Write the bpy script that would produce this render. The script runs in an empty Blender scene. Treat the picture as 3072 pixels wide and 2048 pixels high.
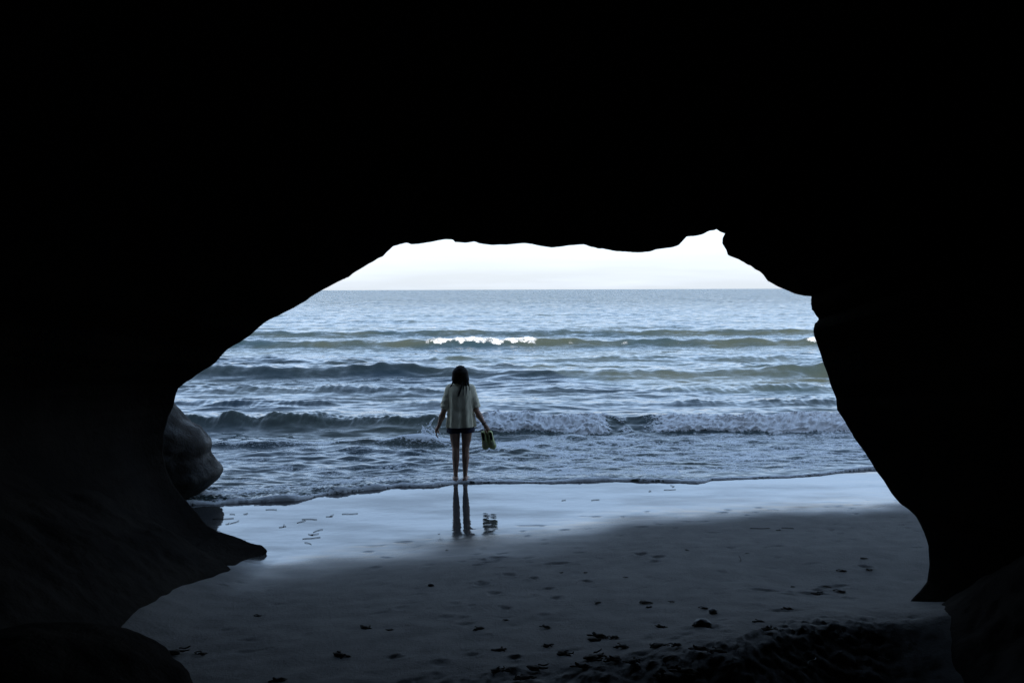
import bpy, bmesh, math, random
import numpy as np
from mathutils import Vector, Matrix

random.seed(7)
R = math.radians
S = bpy.context.scene
COL = S.collection
PI = math.pi

# ------------------------------------------------------------------ camera, world, sun, exposure
F = 2389.3                      # focal length in pixels of the 3072 px wide photograph (28 mm on 36 mm)
CAM = np.array([0.0, 0.0, 2.69])
PITCH, ROLL = R(3.72), R(-0.2)
cam_d = bpy.data.cameras.new('camera')
cam_d.lens, cam_d.sensor_width = 28.0, 36.0
cam_d.clip_start, cam_d.clip_end = 0.05, 60000
cam = bpy.data.objects.new('camera', cam_d)
COL.objects.link(cam)
CAMROT = (Matrix.Rotation(R(90) - PITCH, 3, 'X') @ Matrix.Rotation(ROLL, 3, 'Z'))
cam.matrix_world = Matrix.Translation(Vector(CAM)) @ CAMROT.to_4x4()
S.camera = cam
CR = np.array(CAMROT)

SUN_EL, SUN_AZ = R(30), R(4)    # the sun stands behind the cliff, behind the camera
world = bpy.data.worlds.new('World')
S.world = world
world.use_nodes = True
wn, wl = world.node_tree.nodes, world.node_tree.links
wn.clear()
wout = wn.new('ShaderNodeOutputWorld')
wbg = wn.new('ShaderNodeBackground')
wbg.inputs['Strength'].default_value = 0.12
sky = wn.new('ShaderNodeTexSky')
sky.sky_type = 'NISHITA'
sky.sun_disc = False
sky.sun_elevation = SUN_EL
sky.sun_rotation = PI + SUN_AZ
sky.air_density, sky.dust_density, sky.ozone_density = 1.0, 1.2, 1.6
tc = wn.new('ShaderNodeTexCoord')
mp = wn.new('ShaderNodeMapping'); mp.inputs['Scale'].default_value = (1.2, 1.2, 16.0)
nz = wn.new('ShaderNodeTexNoise'); nz.inputs['Scale'].default_value = 2.2; nz.inputs['Detail'].default_value = 5; nz.inputs['Roughness'].default_value = 0.55
sep = wn.new('ShaderNodeSeparateXYZ')
el = wn.new('ShaderNodeFloatCurve')                         # cover of thin cloud by height: veil at the horizon, clearing overhead
for i, (a, b) in enumerate(((0.0, 0.85), (0.045, 0.96), (0.16, 0.92), (0.40, 0.48), (1.0, 0.10))):
    cp = el.mapping.curves[0].points
    if i in (0, 4): cp[0 if i == 0 else len(cp) - 1].location = (a, b)
    else: cp.new(a, b)
el.mapping.update()
cl = wn.new('ShaderNodeMapRange'); cl.inputs['From Min'].default_value = 0.3; cl.inputs['From Max'].default_value = 0.62
cl.inputs['To Min'].default_value = 0.88; cl.inputs['To Max'].default_value = 1.0
mul = wn.new('ShaderNodeMath'); mul.operation = 'MULTIPLY'
mix = wn.new('ShaderNodeMix'); mix.data_type = 'RGBA'
wl.new(tc.outputs['Generated'], mp.inputs['Vector']); wl.new(mp.outputs[0], nz.inputs['Vector'])
wl.new(tc.outputs['Generated'], sep.inputs[0]); wl.new(sep.outputs['Z'], el.inputs['Value'])
wl.new(nz.outputs['Fac'], cl.inputs['Value'])
wl.new(el.outputs[0], mul.inputs[0]); wl.new(cl.outputs[0], mul.inputs[1])
wl.new(mul.outputs[0], mix.inputs['Factor'])
wl.new(sky.outputs['Color'], mix.inputs['A'])
tint = wn.new('ShaderNodeMapRange'); tint.inputs['From Min'].default_value = 0.03; tint.inputs['From Max'].default_value = 0.20
cc = wn.new('ShaderNodeMix'); cc.data_type = 'RGBA'
lowm = wn.new('ShaderNodeMapRange'); lowm.inputs['From Min'].default_value = -0.005; lowm.inputs['From Max'].default_value = 0.075
lc = wn.new('ShaderNodeMix'); lc.data_type = 'RGBA'; lc.inputs['A'].default_value = (4.1, 4.5, 5.1, 1); lc.inputs['B'].default_value = (5.5, 6.05, 6.8, 1)
wob = wn.new('ShaderNodeMath'); wob.operation = 'MULTIPLY_ADD'; wob.inputs[1].default_value = 0.16; wob.inputs[2].default_value = -0.08
wsum = wn.new('ShaderNodeMath'); wsum.operation = 'ADD'
wl.new(nz.outputs['Fac'], wob.inputs[0]); wl.new(wob.outputs[0], wsum.inputs[0]); wl.new(sep.outputs['Z'], wsum.inputs[1])
wl.new(wsum.outputs[0], lowm.inputs['Value']); wl.new(lowm.outputs[0], lc.inputs['Factor']); wl.new(lc.outputs['Result'], cc.inputs['A'])
cc.inputs['A'].default_value = (6.9, 7.5, 8.3, 1); cc.inputs['B'].default_value = (5.7, 8.1, 11.7, 1)      # thin high cloud, bluer where it thins out
wl.new(sep.outputs['Z'], tint.inputs['Value']); wl.new(tint.outputs[0], cc.inputs['Factor']); wl.new(cc.outputs['Result'], mix.inputs['B'])
wl.new(mix.outputs['Result'], wbg.inputs['Color']); wl.new(wbg.outputs[0], wout.inputs['Surface'])

sun_d = bpy.data.lights.new('sun', 'SUN')
sun_d.energy, sun_d.angle, sun_d.color = 3.2, R(0.5), (1.0, 0.9, 0.74)
sun = bpy.data.objects.new('sun', sun_d)
COL.objects.link(sun)
sun.rotation_euler = (R(90) - SUN_EL, 0, -SUN_AZ)
sun.location = (0, -20, 40)

S.view_settings.view_transform = 'Standard'
S.view_settings.look = 'None'
S.view_settings.exposure = 0.72
S.view_settings.gamma = 1.0
S.cycles.max_bounces = 8
S.cycles.use_denoising = True

# ------------------------------------------------------------------ helpers
def ray(px, py):
    d = np.array([(px - 1536) / F, -(py - 1024) / F, -1.0])
    return CR @ d

def at_y(px, py, y):
    """point of the line of sight through a photo pixel at distance y in front of the camera"""
    d = ray(px, py)
    return CAM + d * (y / d[1])

def at_z(px, py, z):
    d = ray(px, py)
    return CAM + d * ((z - CAM[2]) / d[2])

_rng = np.random.RandomState(11)
_PERM = np.concatenate([_rng.permutation(256)] * 3).astype(np.int32)
_G2 = np.stack([np.cos(np.arange(256) / 256 * 2 * PI * 7.0), np.sin(np.arange(256) / 256 * 2 * PI * 7.0)], 1).astype(np.float32)
_g = _rng.normal(size=(256, 3)); _G3 = (_g / np.linalg.norm(_g, axis=1)[:, None]).astype(np.float32)

def n2(x, y, seed=0):
    """gradient noise, about -0.7..0.7"""
    x = np.asarray(x, np.float64) + seed * 17.31; y = np.asarray(y, np.float64) + seed * 9.77
    xi = np.floor(x); yi = np.floor(y)
    xf = (x - xi).astype(np.float32); yf = (y - yi).astype(np.float32)
    xi = xi.astype(np.int64) & 255; yi = yi.astype(np.int64) & 255
    u = xf * xf * xf * (xf * (xf * 6 - 15) + 10); v = yf * yf * yf * (yf * (yf * 6 - 15) + 10)
    def g(i, j, fx, fy):
        h = _PERM[_PERM[i] + j]
        return _G2[h, 0] * fx + _G2[h, 1] * fy
    a = g(xi, yi, xf, yf); b = g(xi + 1, yi, xf - 1, yf)
    c = g(xi, yi + 1, xf, yf - 1); d = g(xi + 1, yi + 1, xf - 1, yf - 1)
    return (a + u * (b - a)) * (1 - v) + (c + u * (d - c)) * v

def n3(x, y, z, seed=0):
    x = np.asarray(x, np.float64) + seed * 13.7; y = np.asarray(y, np.float64) + seed * 5.3; z = np.asarray(z, np.float64) + seed * 3.1
    xi = np.floor(x); yi = np.floor(y); zi = np.floor(z)
    xf = (x - xi); yf = (y - yi); zf = (z - zi)
    xi = xi.astype(np.int64) & 255; yi = yi.astype(np.int64) & 255; zi = zi.astype(np.int64) & 255
    fd = lambda t: t * t * t * (t * (t * 6 - 15) + 10)
    u, v, w = fd(xf), fd(yf), fd(zf)
    def g(dx, dy, dz):
        h = _PERM[_PERM[_PERM[xi + dx] + yi + dy] + zi + dz]
        return _G3[h, 0] * (xf - dx) + _G3[h, 1] * (yf - dy) + _G3[h, 2] * (zf - dz)
    l = lambda a, b, t: a + t * (b - a)
    return l(l(l(g(0,0,0), g(1,0,0), u), l(g(0,1,0), g(1,1,0), u), v), l(l(g(0,0,1), g(1,0,1), u), l(g(0,1,1), g(1,1,1), u), v), w)

def fbm2(x, y, o=4, seed=0):
    s, a = 0, 1.0
    for k in range(o):
        s = s + a * n2(x * 2 ** k, y * 2 ** k, seed + k); a *= 0.5
    return s

def fbm3(x, y, z, o=4, seed=0):
    s, a = 0, 1.0
    for k in range(o):
        s = s + a * n3(x * 2 ** k, y * 2 ** k, z * 2 ** k, seed + k); a *= 0.5
    return s

def sstep(a, b, x):
    t = np.clip((x - a) / (b - a), 0, 1)
    return t * t * (3 - 2 * t)

def mesh_obj(name, verts, faces, mat, parent=None, smooth=True, attrs=None):
    """links vertices and faces as ONE mesh object; faces an (n,3|4) array or a list"""
    me = bpy.data.meshes.new(name)
    verts = np.asarray(verts, np.float32)
    if isinstance(faces, np.ndarray):
        n, k = faces.shape
        me.vertices.add(len(verts)); me.vertices.foreach_set('co', verts.ravel())
        me.loops.add(n * k); me.loops.foreach_set('vertex_index', faces.astype(np.int32).ravel())
        me.polygons.add(n)
        me.polygons.foreach_set('loop_start', np.arange(0, n * k, k, dtype=np.int32))
        me.polygons.foreach_set('loop_total', np.full(n, k, np.int32))
        me.update(calc_edges=True)
    else:
        me.from_pydata([tuple(v) for v in verts], [], [tuple(f) for f in faces])
    me.validate()
    for an, av in (attrs or {}).items():
        a = me.attributes.new(an, 'FLOAT', 'POINT'); a.data.foreach_set('value', np.asarray(av, np.float32))
    me.polygons.foreach_set('use_smooth', np.full(len(me.polygons), smooth))
    me.materials.append(mat)
    o = bpy.data.objects.new(name, me)
    COL.objects.link(o)
    if parent: o.parent = parent
    return o

def tag(o, label=None, cat=None, group=None, kind=None):
    for k, v in (('label', label), ('category', cat), ('group', group), ('kind', kind)):
        if v: o[k] = v
    return o

def grid_faces(nr, nc, wrap=False):
    r, c = np.meshgrid(np.arange(nr - 1), np.arange(nc if wrap else nc - 1), indexing='ij')
    c1 = (c + 1) % nc
    return np.stack([r * nc + c, r * nc + c1, (r + 1) * nc + c1, (r + 1) * nc + c], -1).reshape(-1, 4)

class NT:
    """a small node-tree writer"""
    def __init__(self, name):
        self.m = bpy.data.materials.new(name); self.m.use_nodes = True
        self.n, self.l = self.m.node_tree.nodes, self.m.node_tree.links
        self.b = self.n['Principled BSDF']
    def add(self, t, **kw):
        nd = self.n.new(t)
        for k, v in kw.items(): setattr(nd, k, v)
        return nd
    def set(self, nd, key, v):
        if hasattr(v, 'is_output') or isinstance(v, bpy.types.NodeSocket): self.l.new(v, nd.inputs[key])
        else: nd.inputs[key].default_value = v
    def coord(self, scale=(1, 1, 1)):
        t = self.add('ShaderNodeTexCoord'); m = self.add('ShaderNodeMapping'); m.inputs['Scale'].default_value = scale
        self.l.new(t.outputs['Object'], m.inputs['Vector']); return m.outputs[0]
    def noise(self, scale, detail=4, rough=0.55, stretch=(1, 1, 1)):
        n = self.add('ShaderNodeTexNoise'); self.l.new(self.coord(stretch), n.inputs['Vector'])
        n.inputs['Scale'].default_value = scale; n.inputs['Detail'].default_value = detail; n.inputs['Roughness'].default_value = rough
        return n.outputs['Fac']
    def vor(self, scale, stretch=(1, 1, 1), feature='F1', warp=0.0):
        n = self.add('ShaderNodeTexVoronoi', feature=feature); c = self.coord(stretch)
        if warp:
            q = self.add('ShaderNodeTexNoise'); self.l.new(c, q.inputs['Vector']); q.inputs['Scale'].default_value = 3.5; q.inputs['Detail'].default_value = 5
            w = self.add('ShaderNodeVectorMath', operation='SCALE'); self.l.new(q.outputs['Color'], w.inputs[0]); w.inputs['Scale'].default_value = warp
            e = self.add('ShaderNodeVectorMath', operation='ADD'); self.l.new(c, e.inputs[0]); self.l.new(w.outputs[0], e.inputs[1]); c = e.outputs[0]
        self.l.new(c, n.inputs['Vector']); n.inputs['Scale'].default_value = scale
        return n.outputs['Distance']
    def ramp(self, v, a, b, lo=0.0, hi=1.0):
        r = self.add('ShaderNodeMapRange', interpolation_type='SMOOTHSTEP'); self.set(r, 'Value', v)
        for k, q in (('From Min', a), ('From Max', b), ('To Min', lo), ('To Max', hi)): self.set(r, k, q)
        return r.outputs[0]
    def mathn(self, op, a, b=0.0):
        m = self.add('ShaderNodeMath', operation=op); self.set(m, 0, a); self.set(m, 1, b); return m.outputs[0]
    def mix(self, f, a, b):
        m = self.add('ShaderNodeMix', data_type='RGBA'); self.set(m, 'Factor', f); self.set(m, 'A', a); self.set(m, 'B', b); return m.outputs['Result']
    def attr(self, name):
        a = self.add('ShaderNodeAttribute'); a.attribute_name = name; return a.outputs['Fac']
    def bump(self, h, dist, strength=1.0, normal=None):
        b = self.add('ShaderNodeBump'); self.set(b, 'Height', h); b.inputs['Distance'].default_value = dist; self.set(b, 'Strength', strength)
        if normal is not None: self.l.new(normal, b.inputs['Normal'])
        return b.outputs[0]

def c4(r, g, b): return (r, g, b, 1.0)

# ------------------------------------------------------------------ materials
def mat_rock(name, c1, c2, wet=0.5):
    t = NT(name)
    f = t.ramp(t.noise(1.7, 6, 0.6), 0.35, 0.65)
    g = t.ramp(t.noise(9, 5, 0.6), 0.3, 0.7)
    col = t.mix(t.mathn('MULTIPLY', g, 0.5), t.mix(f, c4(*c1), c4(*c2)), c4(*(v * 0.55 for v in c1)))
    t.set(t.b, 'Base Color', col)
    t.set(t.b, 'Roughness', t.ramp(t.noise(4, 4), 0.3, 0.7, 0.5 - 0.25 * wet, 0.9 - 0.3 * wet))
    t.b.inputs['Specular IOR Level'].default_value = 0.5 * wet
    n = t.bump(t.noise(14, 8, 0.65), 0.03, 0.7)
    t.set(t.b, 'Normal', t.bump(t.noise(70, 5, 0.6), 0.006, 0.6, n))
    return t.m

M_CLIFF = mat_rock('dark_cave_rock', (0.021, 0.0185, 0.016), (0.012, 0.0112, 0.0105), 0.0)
M_OUTCROP = mat_rock('wet_pale_rock', (0.016, 0.0135, 0.010), (0.006, 0.0058, 0.0048), 0.25)

def mat_sand():
    t = NT('beach_sand')
    wet = t.attr('wet')
    damp = t.mix(t.ramp(t.noise(5, 5), 0.35, 0.65), c4(0.076, 0.071, 0.066), c4(0.100, 0.094, 0.086))
    damp = t.mix(t.ramp(t.noise(260, 2), 0.45, 0.75, 0, 0.45), damp, c4(0.042, 0.040, 0.038))
    wetc = t.mix(t.ramp(t.noise(1.3, 4, 0.6, (0.35, 1.5, 1)), 0.3, 0.7), c4(0.030, 0.031, 0.032), c4(0.042, 0.042, 0.041))
    t.set(t.b, 'Base Color', t.mix(wet, damp, wetc))
    t.set(t.b, 'Roughness', t.ramp(wet, 0.0, 0.7, 0.9, 0.3))
    t.set(t.b, 'Specular IOR Level', t.ramp(wet, 0, 0.6, 0.25, 0.0))
    film = t.ramp(t.mathn('ADD', wet, t.mathn('MULTIPLY', t.mathn('SUBTRACT', t.noise(1.6, 4, 0.6, (0.4, 1.3, 1)), 0.5), 0.5)), 0.12, 0.95)
    film = t.mathn('MULTIPLY', film, t.ramp(t.noise(1.1, 5, 0.6, (0.45, 1.6, 1)), 0.32, 0.6, 0.7, 1.0))
    t.set(t.b, 'Coat Weight', film)
    t.b.inputs['Coat IOR'].default_value = 1.58
    t.set(t.b, 'Coat Roughness', t.ramp(wet, 0.25, 0.85, 0.5, 0.03))
    grain = t.bump(t.noise(420, 3, 0.7), 0.004, t.ramp(wet, 0, 0.7, 0.8, 0.1))
    t.set(t.b, 'Normal', t.bump(t.noise(38, 5, 0.65), 0.012, t.ramp(wet, 0, 0.6, 0.6, 0.03), grain))
    t.set(t.b, 'Coat Normal', t.bump(t.noise(6, 1, 0.5, (1.7, 2.6, 1)), 0.012, 0.075, t.bump(t.noise(1.6, 1, 0.5, (0.5, 1.6, 1)), 0.03, 0.10)))
    return t.m
M_SAND = mat_sand()

def mat_sea():
    t = NT('sea_water')
    foam = t.attr('foam')
    lace = t.vor(8, (1, 1.5, 1), 'DISTANCE_TO_EDGE', 0.7)
    lace = t.ramp(lace, 0.0, 0.3, 0.2, -0.14)
    fine = t.mathn('MULTIPLY', t.mathn('SUBTRACT', t.noise(20, 6, 0.75, (1, 1.5, 1)), 0.5), 1.3)
    k = t.ramp(t.mathn('ADD', foam, t.mathn('ADD', lace, fine)), 0.45, 0.8)
    k = t.mathn('MULTIPLY', k, t.ramp(foam, 0.02, 0.25))
    body = t.mix(t.ramp(t.noise(0.25, 3, 0.5, (0.5, 1, 1)), 0.35, 0.65), c4(0.022, 0.046, 0.060), c4(0.056, 0.068, 0.048))
    t.set(t.b, 'Base Color', t.mix(k, body, c4(0.75, 0.77, 0.79)))
    t.set(t.b, 'Roughness', t.mathn('ADD', t.mathn('MULTIPLY', k, 0.7), 0.07))
    t.b.inputs['IOR'].default_value = 1.34
    # ripples too small for the mesh tilt the surface directly, so that they keep working far out
    def tilt(scale, stretch, kx, ky, strength, base, lean=0.0):
        n = t.add('ShaderNodeTexNoise'); t.l.new(t.coord(stretch), n.inputs['Vector'])
        n.inputs['Scale'].default_value = scale; n.inputs['Detail'].default_value = 4; n.inputs['Roughness'].default_value = 0.6
        a = t.add('ShaderNodeVectorMath', operation='SUBTRACT'); t.l.new(n.outputs['Color'], a.inputs[0]); a.inputs[1].default_value = (0.5, 0.5 + lean, 0.5)     # faces towards the beach are the steeper ones
        b = t.add('ShaderNodeVectorMath', operation='MULTIPLY'); t.l.new(a.outputs[0], b.inputs[0]); b.inputs[1].default_value = (kx, ky, 0)
        c = t.add('ShaderNodeVectorMath', operation='SCALE'); t.l.new(b.outputs[0], c.inputs[0]); t.set(c, 'Scale', strength)
        d = t.add('ShaderNodeVectorMath', operation='ADD'); t.l.new(c.outputs[0], d.inputs[0]); t.l.new(base, d.inputs[1])
        return d.outputs[0]
    far = t.attr('far')
    geo = t.add('ShaderNodeNewGeometry')
    v = tilt(0.22, (0.4, 1.6, 1), 0.2, 0.35, t.ramp(far, 0.5, 0.8), geo.outputs['Normal'])
    v = tilt(1.4, (0.8, 1.6, 1), 0.9, 1.9, far, v, 0.11)
    v = tilt(6.0, (0.75, 1.5, 1), 0.6, 0.9, t.ramp(far, 0.2, 0.8, 0.4, 0.8), v)
    nn = t.add('ShaderNodeVectorMath', operation='NORMALIZE'); t.l.new(v, nn.inputs[0])
    h2 = nn.outputs[0]
    t.set(t.b, 'Normal', t.bump(t.noise(60, 4, 0.7), 0.02, t.mathn('MULTIPLY', k, 0.4), h2))
    return t.m
M_SEA = mat_sea()

def mat_plain(name, col, rough=0.6, var=0.25, scale=30, bump=0.0, bscale=80, stretch=(1, 1, 1), spec=0.4):
    t = NT(name)
    dark = c4(*(v * (1 - var) for v in col)); light = c4(*(min(1, v * (1 + var)) for v in col))
    t.set(t.b, 'Base Color', t.mix(t.ramp(t.noise(scale, 4, 0.6, stretch), 0.3, 0.7), dark, light))
    t.b.inputs['Roughness'].default_value = rough
    t.b.inputs['Specular IOR Level'].default_value = spec
    if bump: t.set(t.b, 'Normal', t.bump(t.noise(bscale, 4, 0.6, stretch), bump, 0.7))
    return t.m
M_SKIN = mat_plain('skin', (0.42, 0.26, 0.19), 0.5, 0.12, 20, 0.001, 120)
M_SKIN.node_tree.nodes['Principled BSDF'].inputs['Subsurface Weight'].default_value = 0.1
M_SKIN.node_tree.nodes['Principled BSDF'].inputs['Subsurface Scale'].default_value = 0.02
M_HAIR = mat_plain('dark_hair', (0.010, 0.0075, 0.006), 0.6, 0.4, 60, 0.002, 160, (1, 1, 0.12), spec=0.12)
M_SHORTS = mat_plain('navy_denim', (0.020, 0.026, 0.055), 0.85, 0.25, 60, 0.002, 200)
M_SHOE = mat_plain('yellow_green_canvas', (0.50, 0.56, 0.27), 0.75, 0.15, 40, 0.001, 300)
M_SOLE = mat_plain('dark_rubber', (0.030, 0.032, 0.03), 0.6, 0.2)
M_INSOLE = mat_plain('dark_insole', (0.05, 0.055, 0.04), 0.9, 0.2)
M_WEED = mat_plain('dark_seaweed', (0.028, 0.023, 0.017), 0.9, 0.4, 40, spec=0.1)
M_PEBBLE = mat_plain('dark_pebble', (0.04, 0.038, 0.036), 0.6, 0.4, 30, 0.004, 40)
M_STRAW = mat_plain('pale_straw', (0.5, 0.47, 0.4), 0.6, 0.2)
M_FOAM = mat_plain('spray_foam', (0.80, 0.83, 0.86), 0.35, 0.05, 30)
M_EYE = mat_plain('eye_white', (0.7, 0.68, 0.66), 0.2, 0.05)
M_IRIS = mat_plain('brown_iris', (0.05, 0.028, 0.015), 0.2, 0.2)
M_LIP = mat_plain('lip', (0.36, 0.15, 0.13), 0.45, 0.1)
M_BAND = mat_plain('dark_bracelet', (0.03, 0.02, 0.02), 0.6, 0.2)

def mat_shirt():
    t = NT('cream_cotton')
    w = t.add('ShaderNodeTexWave', wave_type='BANDS', bands_direction='X'); t.l.new(t.coord(), w.inputs['Vector']); w.inputs['Scale'].default_value = 14
    w.inputs['Distortion'].default_value = 0.6
    c = t.mix(t.ramp(w.outputs['Fac'], 0.72, 0.9, 0, 0.10), c4(0.86, 0.80, 0.60), c4(0.60, 0.57, 0.44))
    c = t.mix(t.ramp(t.noise(14, 4), 0.4, 0.7, 0, 0.3), c, c4(0.70, 0.65, 0.48))
    t.set(t.b, 'Base Color', c)
    t.b.inputs['Roughness'].default_value = 0.9
    t.b.inputs['Specular IOR Level'].default_value = 0.15
    h = t.bump(t.noise(9, 4, 0.55, (2.2, 2.2, 0.6)), 0.02, 0.6)
    t.set(t.b, 'Normal', t.bump(t.noise(420, 2, 0.5), 0.0015, 0.5, h))
    return t.m
M_SHIRT = mat_shirt()

# ------------------------------------------------------------------ the beach
def wet_edge(x):
    """how near to the cave the last wash of the sea has left the sand shining"""
    return np.interp(x, [-6, -3, -2.3, -0.5, 0.3, 1.4, 4.5, 8], [8.3, 8.2, 7.6, 8.45, 8.75, 9.3, 9.75, 9.8])

RIDGE = [at_y(px, py, d) for px, py, d in ((1500, 2020, 4.40), (1900, 1990, 4.52), (2200, 1955, 4.68), (2330, 1915, 4.9), (2450, 1878, 5.1), (2600, 1858, 5.2), (2840, 1850, 5.3))]
RX = [p[0] for p in RIDGE] + [6.0]
RY = [p[1] for p in RIDGE] + [5.3]

def sand_base(x, y):
    x = np.asarray(x, float); y = np.asarray(y, float)
    yb = wet_edge(x) - 0.1
    s = (yb - y) / 0.45
    z = 0.012 - 0.012 * (y - 9.5) + 0.105 * 0.45 * np.log1p(np.exp(np.clip(s, -30, 30))) * (1 - 0.02 * np.clip(yb - y, 0, 12))
    z = np.where(y > 11.5, z - 0.04 * (np.clip(y, 11.5, 60) - 11.5), z)
    # a low bank of slumped sand on the right in the foreground: crest towards the sea, steep side towards the cave
    q = y - np.interp(x, RX, RY)
    w = sstep(0.1, 1.3, x)
    z = z + w * (0.06 * np.exp(-(np.clip(q, 0, 9) / 0.5) ** 2) * (q >= 0) + 0.06 * np.exp(-(np.clip(-q, 0, 9) / 0.16) ** 2) * (q < 0) - 0.30 * sstep(0.02, 0.75, -q) * sstep(2.6, 1.4, -q))
    z = z - 0.06 * sstep(1.6, 2.6, x) * sstep(7.5, 6.0, y) + 0.18 * sstep(2.6, 3.6, x + 0.5 * (5.4 - y)) * sstep(5.75, 4.9, y)
    z = z + 0.25 * sstep(-1.9, -3.6, x) * sstep(7.6, 5.6, y)
    return z

def sand_hit(px, py):
    d = ray(px, py); t = 0.5
    for _ in range(4000):
        p = CAM + d * t
        if p[2] < sand_base(p[0], p[1]): break
        t += 0.005
    return p

def axis(parts):
    out = []
    for a, b, n in parts: out.append(np.linspace(a, b, n, endpoint=False))
    return np.concatenate(out + [np.array([parts[-1][1]])])

def build_sand():
    xs = axis([(-90, -9, 28), (-9, -5, 60), (-5, 5.6, 480), (5.6, 10, 60), (10, 90, 28)])
    ys = axis([(-14, 2.2, 60), (2.2, 10.6, 400), (10.6, 14, 70), (14, 70, 40)])
    Y, X = np.meshgrid(ys, xs, indexing='ij')
    z = sand_base(X, Y)
    yb = wet_edge(X)
    wob = 0.22 * n2(X / 1.1, Y / 0.9, 3) + 0.1 * n2(X / 0.35, Y / 0.3, 4)
    wk = np.interp(X, [-3, -2, 0.2, 1.5, 4], [0.9, 1.1, 1.5, 1.0, 0.7])
    wet = sstep(-1.6, 0.85, (Y - yb + 1.3 * wob) / wk)
    dry = 1 - sstep(-0.3, 0.5, Y - yb)
    near = sstep(7.2, 4.6, Y)
    # gentle scour, dimples, scuffs and footprints in the damp sand
    z += (0.010 * n2(X / 0.8, Y / 0.6, 5)) * dry
    z += 0.007 * n2(X / 0.22, Y / 0.16, 6) * dry * (0.5 + near)
    pit = n2(X / 0.16, Y / 0.12, 8)
    reg = sstep(-0.15, 0.35, n2(X / 0.9, Y / 0.9, 9) + 0.15)
    z -= 0.011 * sstep(0.28, 0.55, pit) * dry * reg
    q = Y - np.interp(X, RX, RY)
    lumpy = sstep(0.25, -0.05, q) * sstep(-1.5, 0.3, X) + 0.8 * sstep(4.6, 3.9, Y) * sstep(-2.2, -0.9, X)
    lumpy = np.clip(lumpy, 0, 1) * sstep(8, 7, Y) * (1 - 0.8 * sstep(2.0, 2.8, X)) * (0.35 + 0.65 * sstep(-0.9, -0.35, q))
    z += lumpy * (0.022 * np.abs(n2(X / 0.16, Y / 0.11, 12)) * 2 + 0.020 * np.abs(n2(X / 0.06, Y / 0.05, 13)) * 2 + 0.03 * n2(X / 0.5, Y / 0.3, 14) - 0.03)
    rng = np.random.RandomState(5)
    def dent(cx, cy, rx, ry, ang, dep):
        nonlocal z
        m = (np.abs(X - cx) < 0.5) & (np.abs(Y - cy) < 0.5)
        dx, dy = X[m] - cx, Y[m] - cy
        u = (dx * math.cos(ang) + dy * math.sin(ang)) / rx; v = (-dx * math.sin(ang) + dy * math.cos(ang)) / ry
        r = np.sqrt(u * u + v * v) * (1 + 0.7 * n2(X[m] / 0.06, Y[m] / 0.05, 18))
        z[m] += -dep * np.exp(-(r / 0.75) ** 4) + 0.4 * dep * np.exp(-((r - 1.25) / 0.3) ** 2)
    for k in range(48):
        py = 1660 + 370 * rng.rand() ** 0.8
        p = sand_hit(1150 + 1500 * rng.rand(), py)
        dent(p[0], p[1], 0.035 + 0.05 * rng.rand(), 0.03 + 0.03 * rng.rand(), rng.rand() * 3, 0.005 + 0.013 * rng.rand())
    for px, py in ((1490, 1672), (1673, 1690), (2290, 1770), (2440, 1782), (2350, 1830), (2500, 1760)):
        p = sand_hit(px, py)
        dent(p[0], p[1], 0.13, 0.05, 0.2 * rng.randn(), 0.012)
    V = np.stack([X, Y, z], -1).reshape(-1, 3)
    o = mesh_obj('sand', V, grid_faces(len(ys), len(xs)), M_SAND, attrs={'wet': wet.ravel()})
    tag(o, kind='structure')
build_sand()

# ------------------------------------------------------------------ the sea
WL = [(560, 1516), (645, 1514.5), (691, 1511), (755, 1508), (840, 1504), (895, 1502), (930, 1494), (968, 1485), (1053, 1475), (1138, 1466), (1189, 1459), (1287, 1459), (1333, 1453),
      (1372, 1446.5), (1500, 1446), (1653, 1447), (1806, 1439), (2010, 1443), (2087, 1447), (2115, 1444), (2135, 1437), (2265, 1432), (2367, 1429), (2469, 1421), (2561, 1406), (2622, 1401), (2760, 1385)]
WLW = np.array([at_z(px, py, 0.004) for px, py in WL])

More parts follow.
